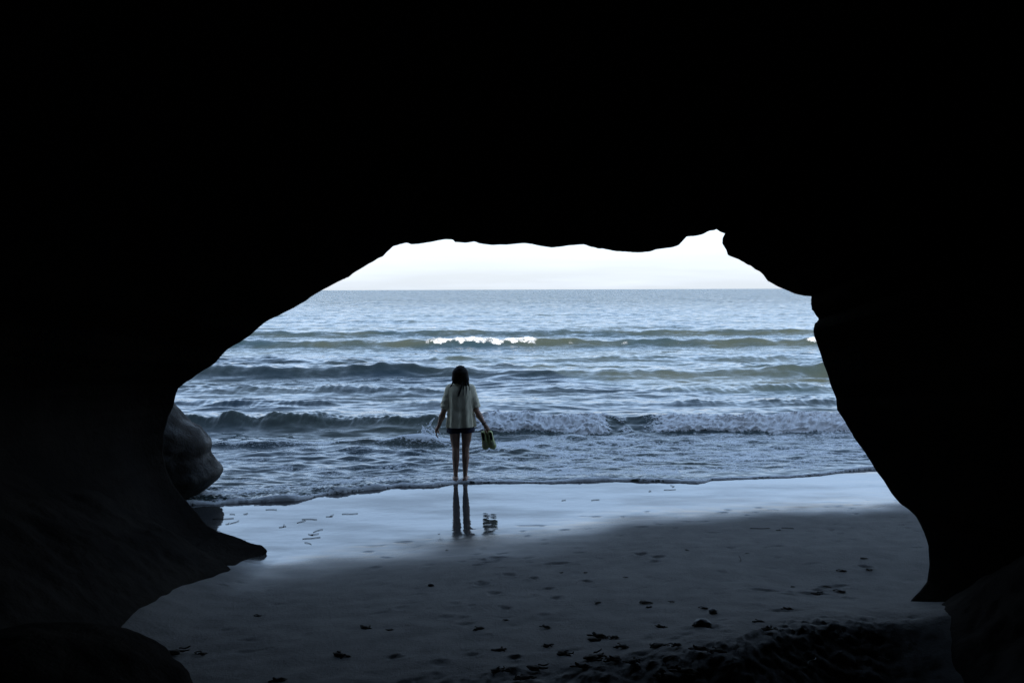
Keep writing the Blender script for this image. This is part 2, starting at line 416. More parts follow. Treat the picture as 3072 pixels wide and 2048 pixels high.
def build_sea():
    u = axis([(-1.5, -0.52, 50), (-0.52, 0.56, 940), (0.56, 1.6, 50)])
    y0 = np.interp(u, WLW[:, 0] / WLW[:, 1], WLW[:, 1])
    y0 = y0 + 0.02 * n2(u * 60, u * 0, 21) + 0.012 * n2(u * 170, u * 0, 22)
    s, rows = 0.0, [0.0]
    while s < 90:
        s += 0.012 + 0.0042 * s; rows.append(s)
    while s < 30000:
        s *= 1.10; rows.append(s)
    s = np.array(rows)
    ds = np.gradient(s)
    Sg, U = np.meshgrid(s, u, indexing='ij')
    DS = np.broadcast_to(ds[:, None], Sg.shape)
    Y = y0[None, :] + Sg
    X = U * Y
    inshore = sstep(0.0, 2.2, Sg)
    offs = sstep(4, 22, Sg)
    def octave(lx, ly, seed):
        return n2(X / lx, Y / ly, seed) * np.clip(1.25 - DS / (0.32 * ly), 0, 1)
    z = 0.006 + 0.018 * np.clip(Sg, 0, 2.0)
    # chop, longer along the shore than across it
    a = octave(1.9, 0.9, 31); b = octave(0.75, 0.36, 32); c = octave(0.30, 0.15, 33); d = octave(0.13, 0.07, 34)
    warp = n2(X / 3.1, Y / 2.2, 35)
    rid = 0.35 - np.abs(octave(1.25, 0.58, 36) + 0.1 * warp)
    patch = 0.55 + 0.9 * sstep(-0.3, 0.4, n2(X / 5.0, Y / 2.6, 38))
    z = z + patch * inshore * (1 - 0.45 * sstep(24, 34, Y)) * ((0.045 + 0.05 * offs) * a + (0.042 + 0.036 * offs) * b + (0.045 + 0.05 * offs) * rid * np.clip(1.25 - DS / 0.2, 0, 1)) + (0.3 + 0.7 * inshore) * (0.018 + 0.018 * offs) * c + 0.005 * d
    z += sstep(25, 60, Sg) * 0.08 * octave(9, 3.2, 37)
    foam = np.zeros_like(z)
    # swells and breakers: crest line, height, steep front towards the beach, long back
    def swell(yc, wob, lw, A, wf, wb, seed, la, lo=0.25, hi=1.0, env=None):
        c = yc + wob * n2(X / lw, X * 0, seed) + 0.25 * wob * n2(X / (lw * 0.28), X * 0, seed + 1) + 0.06 * yc / 15 * b
        q = Y - c
        rag = 1 + 0.45 * n2(X / (0.18 * la), Y / 3.0, seed + 7) + 0.25 * n2(X / (0.07 * la), Y / 2.0, seed + 8)
        h = rag * np.clip(0.62 + 1.1 * n2(X / la, X * 0 + 3.3, seed + 2), lo, hi)
        if env is not None: h = h * env
        prof = np.where(q < 0, np.exp(-(np.abs(q) / wf) ** 1.7), np.exp(-(np.abs(q) / wb) ** 1.6))
        return A * h * prof, q, h
    def band(x0, x1, f): return sstep(x0 - f, x0 + f, X) * sstep(x1 + f, x1 - f, X)
    # low lip of the last wash (about 13.4 m out, left of the person and short piece right)
    e = band(-5.2, -0.9, 0.3) + 0.7 * band(-0.7, 0.5, 0.25)
    dz, q, h = swell(13.45, 0.12, 2.5, 0.085, 0.10, 0.7, 41, 2.0, 0.5, 1, e); z += dz
    foam += 0.42 * e * np.exp(-((q - 0.1) / 0.22) ** 2)
    sp = np.exp(-(((X + 1.55) / 0.42) ** 2 + ((Y - 13.7) / 0.22) ** 2)); z += 0.10 * sp; foam += 0.9 * sp
    # the breaker, 15 m out: green unbroken face on the left, tumbling foam on the right
    left = sstep(-0.55, -1.2, X)
    lump = 0.10 * np.exp(-((X + 5.35) / 0.22) ** 2) + 0.08 * np.exp(-((X + 4.3) / 0.5) ** 2) + 0.06 * np.exp(-((X + 6.2) / 0.2) ** 2)
    dz, q, h = swell(15.15, 0.28, 4.0, 0.27, 0.42, 1.25, 45, 3.2, 0.72, 1.0); dz = dz * (1 + 0.0 * X)
    z += dz + (lump + 0.05 * left * (np.abs(n2(X / 0.33, Y / 0.5, 56)) + np.abs(n2(X / 0.12, Y / 0.3, 57)))) * np.exp(-(q / 0.3) ** 2)
    brk = band(-0.65, 1.75, 0.22) + band(2.75, 9.5, 0.55) + 0.45 * band(1.7, 2.8, 0.2) * sstep(0.0, 0.4, n2(X / 0.3, Y / 0.3, 47))
    brk = np.clip(brk, 0, 1)
    face = sstep(-0.72, -0.52, q + 0.14 * n2(X / 0.35, Y * 0, 48)) * sstep(0.42, 0.0, q + 0.2 * n2(X / 0.3, Y / 0.3, 49))
    bf = brk * face
    bil = np.abs(n2(X / 0.21, Y / 0.19, 50)) + 0.4 * np.abs(n2(X / 0.10, Y / 0.09, 51)) + 0.12 * np.abs(n2(X / 0.05, Y / 0.045, 52))
    z += bf * (0.09 * (0.72 - bil) * 1.5 + 0.01) + bf * 0.10 * n2(X / 0.7, Y / 0.4, 53)
    Yd = -bf * 0.20 * (0.6 - bil)
    foam += bf * (1.18 + 0.4 * n2(X / 0.4, Y / 0.25, 58))
    foam += 0.45 * brk * sstep(0.1, 0.35, q) * sstep(1.1, 0.4, q) * (0.5 + n2(X / 0.7, Y / 0.3, 54))
    foam += 0.55 * left * np.exp(-(q / 0.12) ** 2) * sstep(0.1, 0.4, n2(X / 0.4, X * 0, 55))
    # 24 m
    dz, q, h = swell(24.2, 0.9, 7.0, 0.42, 0.60, 1.6, 61, 5.0, 0.45, 1.0); z += dz
    dz2, q2, h2 = swell(26.0, 0.8, 5.0, 0.17, 0.5, 1.0, 64, 2.4, 0.0, 1.0); z += dz2
    dz2, q2, h2 = swell(20.6, 0.6, 3.0, 0.15, 0.45, 0.9, 67, 1.8, 0.0, 1.0); z += dz2
    dz2, q2, h2 = swell(18.2, 0.5, 3.0, 0.12, 0.4, 0.8, 70, 1.5, 0.0, 1.0); z += dz2
    dz2, q2, h2 = swell(29.5, 0.9, 5.0, 0.18, 0.6, 1.2, 73, 3.0, 0.0, 1.0); z += dz2
    # 37 m, with white water on its crest
    dz, q, h = swell(37.0, 0.8, 14.0, 0.44, 0.7, 2.4, 76, 9.0, 0.72, 1.0); z += dz
    wc = band(-3.9, 1.2, 0.5) + band(13.6, 20, 0.3)
    wf = wc * sstep(-0.62, -0.28, q + 0.6 * n2(X / 0.7, X * 0, 79) + 0.35 * n2(X / 0.22, Y / 0.2, 78)) * sstep(0.45, 0.05, q)
    z += wf * (0.09 * (0.7 - np.abs(n2(X / 0.35, Y / 0.35, 80)) * 2))
    foam += wf * (0.70 + 0.6 * n2(X / 0.5, Y / 0.3, 176))
    foam += 0.42 * (band(1.0, 8.5, 1) + 0.6 * band(-9, -4, 1)) * np.exp(-((q + 0.45) / 0.35) ** 2) * sstep(0.15, 0.4, n2(X / 0.5, Y / 0.3, 81))
    dz, q, h = swell(45.5, 1.0, 18.0, 0.46, 0.9, 3.0, 82, 14.0, 0.65, 1.0); z += dz
    for k, (yc, A) in enumerate(((54, 0.14), (66, 0.16), (82, 0.16))):
        dz, q, h = swell(yc, 3.0, 20.0, A, 1.6, 4.0, 85 + 3 * k, 12.0, 0.0, 1.0); z += dz
    # the edge of the wash on the sand
    thick = np.interp(X, [-5, -3.2, -2, -0.9, 0.0, 1.5, 2.6, 3.0, 6], [0.045, 0.06, 0.055, 0.03, 0.026, 0.034, 0.03, 0.008, 0.006])
    wd = np.interp(X, [-5, -3, -1.2, 0, 2.4, 3.0, 6], [0.5, 0.55, 0.4, 0.3, 0.32, 0.1, 0.08])
    lip = np.where(Sg < 0.05, np.sqrt(np.clip(Sg / 0.05, 0, 1)), np.exp(-np.clip((Sg - 0.05) / wd, 0, 9) ** 2))
    nb = np.abs(n2(X / 0.12, Y / 0.10, 91)) + 0.5 * np.abs(n2(X / 0.055, Y / 0.05, 92))
    z += thick * lip * (0.7 + 0.9 * n2(X / 0.4, Y / 0.25, 93)) + thick * 0.6 * sstep(0.0, 0.1, Sg) * np.exp(-(Sg / (1.4 * wd)) ** 2) * (0.5 - nb)
    foam += (0.30 + 0.5 * n2(X / 0.5, Y / 0.25, 94)) * np.exp(-(Sg / (1.5 * wd)) ** 2) * np.clip(thick / 0.03, 0.6, 1)
    foam += (0.75 + 0.5 * n2(X / 0.25, Y * 0, 97)) * np.exp(-((Sg - 0.03) / 0.035) ** 2)
    # thin lacy foam left between the breaker and the sand
    res = sstep(3.9, 2.8, Sg) * sstep(0.1, 0.5, Sg)
    z += 0.03 * sstep(3.6, 2.4, Sg) * sstep(0.2, 0.8, Sg) * (0.9 * octave(0.36, 0.19, 39) + 0.6 * octave(0.2, 0.1, 40))
    foam += res * (0.30 + 0.20 * sstep(-1.5, 1.0, X) + 0.40 * n2(X / 0.9, Y / 0.35, 95) + 0.28 * n2(X / 0.3, Y / 0.12, 96))
    z[0] = sand_base(X[0], Y[0]) - 0.015
    foam = np.clip(foam, 0, 1.2)
    far = 0.16 + 0.32 * sstep(5, 30, Sg) + 0.52 * sstep(40, 200, Sg)
    V = np.stack([X, Y + Yd, z], -1).reshape(-1, 3)
    o = mesh_obj('sea', V, grid_faces(len(s), len(u)), M_SEA, attrs={'foam': foam.ravel(), 'far': far.ravel()})
    tag(o, kind='structure')
build_sea()

# ------------------------------------------------------------------ the cliff with the cave
CONT = [  # the mouth as seen from inside: photo pixel and distance, clockwise from the left foot; the rock goes on below the sand
    (690, 1900, 7.2), (735, 1720, 7.6), (744, 1676, 7.75), (783, 1672, 7.8), (798, 1663, 7.85), (803, 1651, 7.85), (783, 1634, 7.85), (752, 1628, 7.85), (702, 1607, 7.9), (649, 1592, 7.95), (614, 1569, 8.0), (595, 1542, 8.0),
    (572, 1517, 8.05), (545, 1487, 8.1), (515, 1448, 8.1), (497, 1400, 8.1), (490, 1360, 8.1), (492, 1300, 8.1), (505, 1250, 8.1), (520, 1219, 8.1), (526, 1192, 8.05), (534, 1165, 8.0),
    (553, 1150, 8.0), (585, 1128, 7.95), (632, 1098, 7.9), (647, 1086, 7.9), (681, 1047, 7.9), (721, 1026, 7.85), (751, 1005, 7.8), (793, 967, 7.8), (861, 933, 7.75), (891, 918, 7.7), (917, 904, 7.7), (934, 890, 7.7),
    (968, 869, 7.7), (1010, 848, 7.65), (1048, 829, 7.6), (1065, 816, 7.6), (1087, 802, 7.6), (1108, 790, 7.6), (1121, 783, 7.6), (1150, 769, 7.55), (1160, 756, 7.55), (1170, 748, 7.55), (1180, 738, 7.5), (1223, 728, 7.5),
    (1229, 732, 7.5), (1257, 731, 7.5), (1304, 723, 7.45), (1338, 717, 7.45), (1359, 719, 7.45), (1365, 726, 7.4), (1397, 728, 7.4), (1425, 724, 7.4), (1435, 729, 7.4), (1478, 735, 7.35), (1500, 734, 7.35), (1542, 732.5, 7.3),
    (1572, 729, 7.3), (1598, 731, 7.3), (1628, 739, 7.3), (1657, 743, 7.3), (1683, 739, 7.3), (1704, 735, 7.25), (1753, 733, 7.2), (1768, 740, 7.2), (1815, 747, 7.2), (1853, 754.6, 7.2), (1925, 758, 7.15), (1951, 754, 7.15),
    (1968, 748, 7.15), (2014, 743, 7.1), (2036, 735, 7.1), (2046, 724, 7.1), (2057, 710, 7.1), (2082, 709, 7.1), (2112, 702, 7.1), (2129, 692.5, 7.1), (2142, 691, 7.1), (2148, 688, 7.05), (2157, 694, 7.0), (2165, 698, 7.0), (2175, 700, 7.0),
    (2168, 714, 7.0), (2167, 731, 7.0), (2180, 750, 7.0), (2184.5, 766, 7.0), (2214, 777, 6.95), (2261, 803, 6.9), (2286.6, 821, 6.9), (2303.6, 843.5, 6.9), (2333, 858, 6.85), (2384, 880, 6.8), (2418, 887, 6.8),
    (2434, 888, 6.75), (2432, 909, 6.7), (2435, 926, 6.7), (2448, 943, 6.7), (2457, 957, 6.7), (2445, 971, 6.65), (2440, 990, 6.6), (2443, 1011, 6.6), (2452, 1035, 6.6), (2461, 1062, 6.6), (2476, 1105, 6.55), (2491, 1150, 6.5),
    (2508, 1197, 6.5), (2511, 1228, 6.45), (2541, 1273, 6.4), (2566, 1319, 6.35), (2597, 1360, 6.3), (2622, 1401, 6.25), (2648, 1437, 6.2), (2673, 1478, 6.15), (2702, 1510, 6.1), (2730, 1530, 6.1), (2748, 1548, 6.1), (2772, 1596, 6.05),
    (2785, 1636, 6.0), (2788, 1699, 5.95), (2780, 1747, 5.9), (2760, 1771, 5.85), (2736, 1795, 5.8), (2722, 1819, 5.75), (2722, 1860, 5.7), (2735, 1950, 5.6), (2760, 2150, 5.5)]

def build_cliff():
    P = np.array([at_y(*c) for c in CONT])
    P = np.vstack([P, [[1.6, 5.9, -0.9], [0.0, 6.6, -1.0], [-1.4, 7.1, -0.9]]])
    Q = np.vstack([P, P[:1]])
    L = np.concatenate([[0], np.cumsum(np.linalg.norm(np.diff(Q, axis=0), axis=1))])
    N = 900
    t = np.linspace(0, L[-1], N, endpoint=False)
    rim = np.stack([np.interp(t, L, Q[:, k]) for k in range(3)], 1)
    rough = np.stack([n3(rim[:, 0] * 9, rim[:, 1] * 9, rim[:, 2] * 9, 5), n3(rim[:, 0] * 9, rim[:, 1] * 9, rim[:, 2] * 9, 6)], 1)
    fine = np.stack([n3(rim[:, 0] * 27, rim[:, 1] * 27, rim[:, 2] * 27, 7), n3(rim[:, 0] * 27, rim[:, 1] * 27, rim[:, 2] * 27, 8)], 1)
    chip = sstep(0.0, 0.3, n3(rim[:, 0] * 2.5, rim[:, 1] * 2.5, rim[:, 2] * 2.5, 9))
    rim[:, 0] += 0.008 * rough[:, 0] + 0.012 * chip * fine[:, 0]; rim[:, 2] += 0.008 * rough[:, 1] + 0.012 * chip * fine[:, 1]
    C = np.array([0.2, 0, 1.35])
    d = rim[:, [0, 2]] - C[[0, 2]]
    rad = np.linalg.norm(d, axis=1)
    # outward direction: smoothed mix of the radial direction
    dirv = d / rad[:, None]
    k = np.ones(41) / 41
    sm = np.stack([np.convolve(np.concatenate([dirv[-20:, j], dirv[:, j], dirv[:20, j]]), k, 'valid') for j in range(2)], 1)
    dirv = sm / np.linalg.norm(sm, axis=1)[:, None]
    rings = []
    def bumps(p, amp, seed):
        big = fbm3(p[:, 0] * 0.8, p[:, 1] * 0.8, p[:, 2] * 0.8, 5, seed)
        return amp * (big * 0.5 + 0.5 + 0.25 * np.abs(fbm3(p[:, 0] * 3, p[:, 1] * 3, p[:, 2] * 3, 4, seed + 9)))
    inner = [(0.015, .012), (0.04, .035), (0.08, .07), (.14, .13), (.22, .21), (.32, .31), (.44, .43), (.58, .56), (.75, .72), (.95, .88), (1.2, 1.06), (1.5, 1.24), (1.9, 1.45), (2.4, 1.66), (3.0, 1.86),
             (3.7, 2.0), (4.5, 2.15), (5.4, 2.2), (6.4, 2.2), (7.5, 2.1), (8.6, 1.9), (9.8, 1.5), (11.0, 0.8), (11.8, 0.0)]
    # the far end of the cave behind the camera first
    end = []
    for i, (l, e) in enumerate(inner):
        p = rim.copy()
        back = np.clip(l / 12, 0, 1)
        p[:, 1] = rim[:, 1] * (1 - back * 0.5) + 7.2 * back * 0.5 - l
        ls = 0.8 * sstep(-1.2, -2.2, rim[:, 0]) * sstep(2.2, 0.6, rim[:, 2])
        e = e * (1 - 0.80 * ls * sstep(0.05, 0.5, l) * sstep(6, 4, l))
        amp = 0.42 * min(1.0, l / 1.1)
        ee = e + (bumps(p, amp, 60) - 0.12 * amp) * (1 - 0.7 * ls * sstep(6, 4, l))
        ee = np.maximum(ee, 0.4 * e) * (1 - 0.5 * ls * sstep(6, 4, l))
        p[:, 0] += dirv[:, 0] * ee; p[:, 2] += dirv[:, 1] * ee
        end.append(p)
    tip = end[-1].copy(); m = tip.mean(0)
    for f in (0.75, 0.5, 0.25, 0.02):
        q = m + (tip - m) * f; q[:, 1] -= (1 - f) * 0.8
        end.append(q)
    rings = end[::-1] + [rim]
    # outwards: a rounded lip, then the cliff face
    outer = [(.02, .012), (.05, .035), (.10, .08), (.17, .16), (.25, .28), (.33, .45), (.41, .68), (.48, 1.0), (.54, 1.4), (.58, 2.0)]
    for l, e in outer:
        p = rim.copy(); p[:, 1] += l
        ee = e + bumps(p, 0.25 * min(1, l / 0.3), 70)
        p[:, 0] += dirv[:, 0] * ee; p[:, 2] += dirv[:, 1] * ee
        rings.append(p)
    last = rings[-1]
    dd = last[:, [0, 2]] - C[[0, 2]]; rr = np.linalg.norm(dd, axis=1); un = dd / rr[:, None]
    def top(x): return np.clip(9.0 - 0.42 * np.clip(x, -9, 6), 6.4, 14) + 0.5 * n2(x / 3.0, x * 0, 77) + 0.25 * n2(x / 0.9, x * 0, 78)
    X1, Zb = 42.0, -2.5
    tx = np.where(un[:, 0] > 0, (X1 - C[0]) / np.maximum(un[:, 0], 1e-6), (-X1 - C[0]) / np.minimum(un[:, 0], -1e-6))
    H = np.full(N, 10.0)
    for _ in range(6):
        tz = np.where(un[:, 1] > 0, (H - C[2]) / np.maximum(un[:, 1], 1e-6), (Zb - C[2]) / np.minimum(un[:, 1], -1e-6))
        tt = np.minimum(tx, tz); H = top(C[0] + un[:, 0] * tt)
    tgt = np.stack([C[0] + un[:, 0] * tt, np.zeros(N), C[2] + un[:, 1] * tt], 1)
    base_y = last[:, 1]
    for w in (.06, .13, .21, .30, .40, .52, .66, .82, 1.0):
        p = last * (1 - w) + tgt * w
        yy = 8.2 + sstep(2.5, -1.5, p[:, 0]) * 0.26 * np.clip(p[:, 2] - 2.0, 0, 9) - sstep(-1.5, 2.5, p[:, 0]) * 0.1 * np.clip(p[:, 2], 0, 9) + 0.5 * fbm3(p[:, 0] * 0.5, p[:, 1] * 0, p[:, 2] * 0.5, 4, 90)
        p[:, 1] = base_y * (1 - min(1, w * 4)) + yy * min(1, w * 4)
        p[:, 1] = np.where(p[:, 2] < -1, np.minimum(p[:, 1], 8.0), p[:, 1])
        rings.append(p)
    for back in (1.0, 4.0, 12.0, 30.0):
        q = rings[-1].copy() if back > 1 else rings[-1].copy()
        q[:, 1] = p[:, 1] - back
        q[:, 2] += np.where(un[:, 1] > 0, 0.04 * back, 0)
        rings.append(q)
    V = np.concatenate(rings)
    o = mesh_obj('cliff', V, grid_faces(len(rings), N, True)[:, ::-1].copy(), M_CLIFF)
    tag(o, kind='structure')
build_cliff()

# ------------------------------------------------------------------ rocks
def build_outcrop():
    """wet lobed rock at the water's edge, outside on the left"""
    prof = [(-4.30, -0.45), (-4.15, -.01), (-3.94, .077), (-3.77, .218), (-3.73, .30), (-3.745, .36), (-3.82, .444), (-3.87, .53), (-3.885, .577), (-3.865, .64), (-3.87, .70), (-3.94, .786), (-4.03, .884), (-4.18, .99), (-4.33, 1.195), (-4.6, 1.5), (-5.0, 1.75), (-5.5, 1.85)]
    px = np.array([p[0] for p in prof]); pz = np.array([p[1] for p in prof])
    nz_, na = 90, 160
    zz = np.linspace(-0.4, 1.84, nz_); xr = np.interp(zz, pz, px)
    ang = np.linspace(0, 2 * PI, na, endpoint=False)
    V = []
    for z, x in zip(zz, xr):
        rx = max(0.05, (x + 6.0) * 0.5); x = x - 0.10; cx = x - rx
        ry = 0.75 * math.sqrt(max(0.02, 1 - (max(z, 0) / 1.9) ** 2))
        ca, sa = np.cos(ang), np.sin(ang)
        X = cx + rx * np.sign(ca) * np.abs(ca) ** 0.8; Y = 10.25 + ry * np.sign(sa) * np.abs(sa) ** 0.8
        Z = np.full(na, z)
        n = 0.10 * (fbm3(X * 1.4, Y * 1.4, Z * 1.4, 4, 15)) + 0.035 * fbm3(X * 5, Y * 5, Z * 5, 4, 16) + 0.16 * (np.abs(n3(X * 1.9, Y * 1.9, Z * 1.9, 17)) - 0.2) - 0.10 * np.exp(-(((X + 4.28) / .16) ** 2 + ((Z - .72) / .14) ** 2)) * (Y < 10.2)
        # joints running down the rock
        j = np.exp(-((Z - 0.62 - 0.45 * (Y - 9.6) - 0.5 * (X + 4.0)) / 0.03) ** 2) + np.exp(-((Z - 1.0 + 0.8 * (X + 4.25) - 0.3 * (Y - 9.6)) / 0.03) ** 2)
        n -= 0.035 * j
        ed = np.clip(ca, 0, 1) ** 6
        k = n * (1 - 0.85 * ed)
        V.append(np.stack([X + k * ca, Y + k * sa, Z + 0.3 * k], 1))
    V.append(np.repeat([[V[-1][:, 0].mean(), 10.25, 1.86]], na, 0))
    o = mesh_obj('rock_outcrop', np.concatenate(V), grid_faces(nz_ + 1, na, True), M_OUTCROP)
    tag(o, 'wet dark lobed rock standing in the wash beside the left cave wall', 'rock')
build_outcrop()

def build_shelf(edge, side, label, seed):
    """low sloping rock running along the foot of a cave wall; edge = (x, y) of its line on the sand"""
    ey = np.array([e[1] for e in edge]); ex = np.array([e[0] for e in edge]); o_ = np.argsort(ey)
    ys = np.linspace(ey.min(), ey.max(), 150); w = np.concatenate([[-0.14], np.linspace(-0.06, 0.5, 45), np.linspace(0.55, 3.2, 45)])
    W, Y = np.meshgrid(w, ys)
    X = np.interp(Y, ey[o_], ex[o_]) + side * W + 0.07 * n2(Y / 0.5, W * 0, seed) + 0.03 * n2(Y / 0.16, W * 0, seed + 1)
    up = np.clip(W, 0, None)
    end = sstep(ey.max(), ey.max() - 0.6, Y)
    z = sand_base(X, Y) + end * (0.16 * up ** 0.8 + 0.42 * up + 0.13 * (np.abs(n2(X / 0.55, Y / 0.45, seed + 2)) - 0.15) * sstep(0, 0.5, up) + 0.03 * fbm2(X / 0.15, Y / 0.12, 3, seed + 3) * sstep(0, 0.12, up)) - 0.5 * np.clip(-W, 0, 1) - 0.25 * (1 - end)
    f = grid_faces(len(ys), len(w))
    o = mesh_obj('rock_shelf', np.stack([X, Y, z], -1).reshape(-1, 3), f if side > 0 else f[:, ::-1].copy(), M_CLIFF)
    tag(o, label, 'rock')
build_shelf([(-2.25, 2.2), (-2.42, 3.4), (-2.58, 4.4), (-2.70, 5.4), (-2.72, 6.3), (-2.63, 7.0), (-2.62, 7.75)], -1, 'added low dark rock shelf in place of shaded sand along the left cave wall', 131)  # added dark rock, stands in for the shade on the sand at the left
build_shelf([(2.3, 2.4), (2.45, 3.6), (2.62, 4.4), (2.80, 4.9), (3.0, 5.35), (3.12, 5.7), (3.3, 6.2)], 1, 'low dark rock shelf running up to the right cave wall at the lower right', 141)

def build_boulder():
    bm = bmesh.new()
    bmesh.ops.create_icosphere(bm, subdivisions=6, radius=1.0)
    v = np.array([q.co for q in bm.verts]); f = np.array([[q.index for q in p.verts] for p in bm.faces])
    bm.free()
    n = 0.16 * fbm3(v[:, 0] * 1.1, v[:, 1] * 1.1, v[:, 2] * 1.1, 5, 25) + 0.02 * fbm3(v[:, 0] * 6, v[:, 1] * 6, v[:, 2] * 6, 3, 26)
    v = v * (1 + n)[:, None] * np.array([0.98, 0.95, 0.62]) + np.array([-2.50, 3.75, 0.33])
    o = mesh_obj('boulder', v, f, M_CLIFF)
    tag(o, 'rounded dark boulder half buried in the sand at the lower left inside the cave', 'boulder')
build_boulder()

# ------------------------------------------------------------------ small things lying on the sand
def ribbon(pts, w, up=0.004):
    """a thin crumpled strip with thickness along a path"""
    pts = np.array(pts); n = len(pts); V = []; Fc = []
    for i, p in enumerate(pts):
        a = pts[min(i + 1, n - 1)] - pts[max(i - 1, 0)]; a /= np.linalg.norm(a) + 1e-9
        s = np.cross(a, [0, 0, 1]); s /= np.linalg.norm(s) + 1e-9
        ww = w * (0.35 + 0.65 * math.sin(PI * (i + 0.5) / n))
        V += [p + s * ww, p + np.array([0, 0, up]), p - s * ww, p - np.array([0, 0, up])]
        if i:
            o = 4 * (i - 1)
            Fc += [(o + k, o + (k + 1) % 4, o + 4 + (k + 1) % 4, o + 4 + k) for k in range(4)]
    Fc += [(3, 2, 1, 0), (4 * n - 4, 4 * n - 3, 4 * n - 2, 4 * n - 1)]
    return V, Fc

def clump_mesh(name, seed, size, flat):
    r = random.Random(seed); V, Fc = [], []
    for k in range(3):
        a = r.random() * 6.28; x, y = r.gauss(0, size * 0.35), r.gauss(0, size * 0.22); z = 0.008 * r.random() + size * 0.12 * r.random()
        pts = []
        for i in range(7):
            pts.append((x, y, max(0.003, z + size * flat * math.sin(i * 1.1 + k)))); a += r.gauss(0, 0.7)
            x += math.cos(a) * size * 0.16; y += math.sin(a) * size * 0.12
        v, f = ribbon(pts, size * (0.05 + 0.07 * r.random()), 0.003 + size * 0.03)
        b = len(V); V += v; Fc += [tuple(i + b for i in q) for q in f]
    # a matted core
    for k in range(16):
        bm = bmesh.new(); bmesh.ops.create_icosphere(bm, subdivisions=2, radius=size * ((0.05 + 0.12 * r.random()) if k else 0.3))
        ox, oy = (r.gauss(0, size * 0.30), r.gauss(0, size * 0.17)) if k else (0, 0); b = len(V)
        for q in bm.verts: V.append((q.co.x * 1.5 + ox, q.co.y + oy, q.co.z * 0.55 + 0.004 + size * 0.05 * r.random()))
        Fc += [tuple(p.index + b for p in q.verts) for q in bm.faces]; bm.free()
    o = mesh_obj(name, V, Fc, M_WEED)
    return o

CL = 'small dark clump of seaweed lying on the damp sand inside the cave'
clumps = [clump_mesh('seaweed_clump', s, 0.075, 0.10) for s in (1, 2, 3, 4)]
spots = [(2530, 1713, 1.0), (2590, 1675, .8), (2605, 1710, .9), (2445, 1782, 1.2), (2525, 1775, 1.1), (2480, 1760, .8), (2365, 1827, 1.1), (2280, 1865, 1.0), (2300, 1888, .9), (1935, 1808, 1.2), (1945, 1822, .7), (1795, 1808, .8), (2115, 1825, .8),
         (2015, 1805, .6), (1640, 1882, .8), (1440, 1885, .8), (1520, 1860, .5), (2060, 1650, .5), (1755, 1718, .5), (1682, 1718, .45), (1880, 1732, .5), (2110, 1877, 1.2), (1800, 1910, 1.3), (1780, 1920, 1.0), (1843, 1912, .8), (1970, 1938, 1.0),
         (2105, 1948, 1.2), (2160, 1955, 1.1), (1690, 1962, 1.1), (1500, 1950, .9), (1640, 1938, .8), (1775, 1975, 1.4), (1840, 1978, 1.3), (1900, 1985, 1.0), (1750, 2000, 1.2), (1600, 2005, 1.2), (1490, 2013, 1.0), (1570, 2035, 1.2), (2060, 2015, 1.5),
         (2010, 2030, 1.3), (778, 1848, .8), (1098, 1883, .9), (1018, 1966, 1.2), (522, 1958, 1.3), (608, 1962, .8), (1170, 1890, .5), (840, 2040, 1.0), (2380, 1760, .5), (2240, 1660, .45), (1340, 1650, .35), (1980, 1880, .8), (1870, 1940, .9), (2030, 1935, .8)]
for i, (px, py, sc) in enumerate(spots):
    src = clumps[i % 4]; sc *= (0.75 if py < 1870 else 1.0)
    o = src if i < 4 else src.copy()
    if i >= 4: COL.objects.link(o)
    p = sand_hit(px, py)
    o.location = (p[0], p[1], float(sand_base(p[0], p[1])) + 0.002)
    o.rotation_euler = (0, 0, random.uniform(-0.5, 0.5) + (PI if random.random() < .5 else 0)); o.scale = (sc * 1.0, sc * 0.8, sc * 0.7)
    tag(o, CL, 'seaweed', 'seaweed clumps scattered on the damp sand')

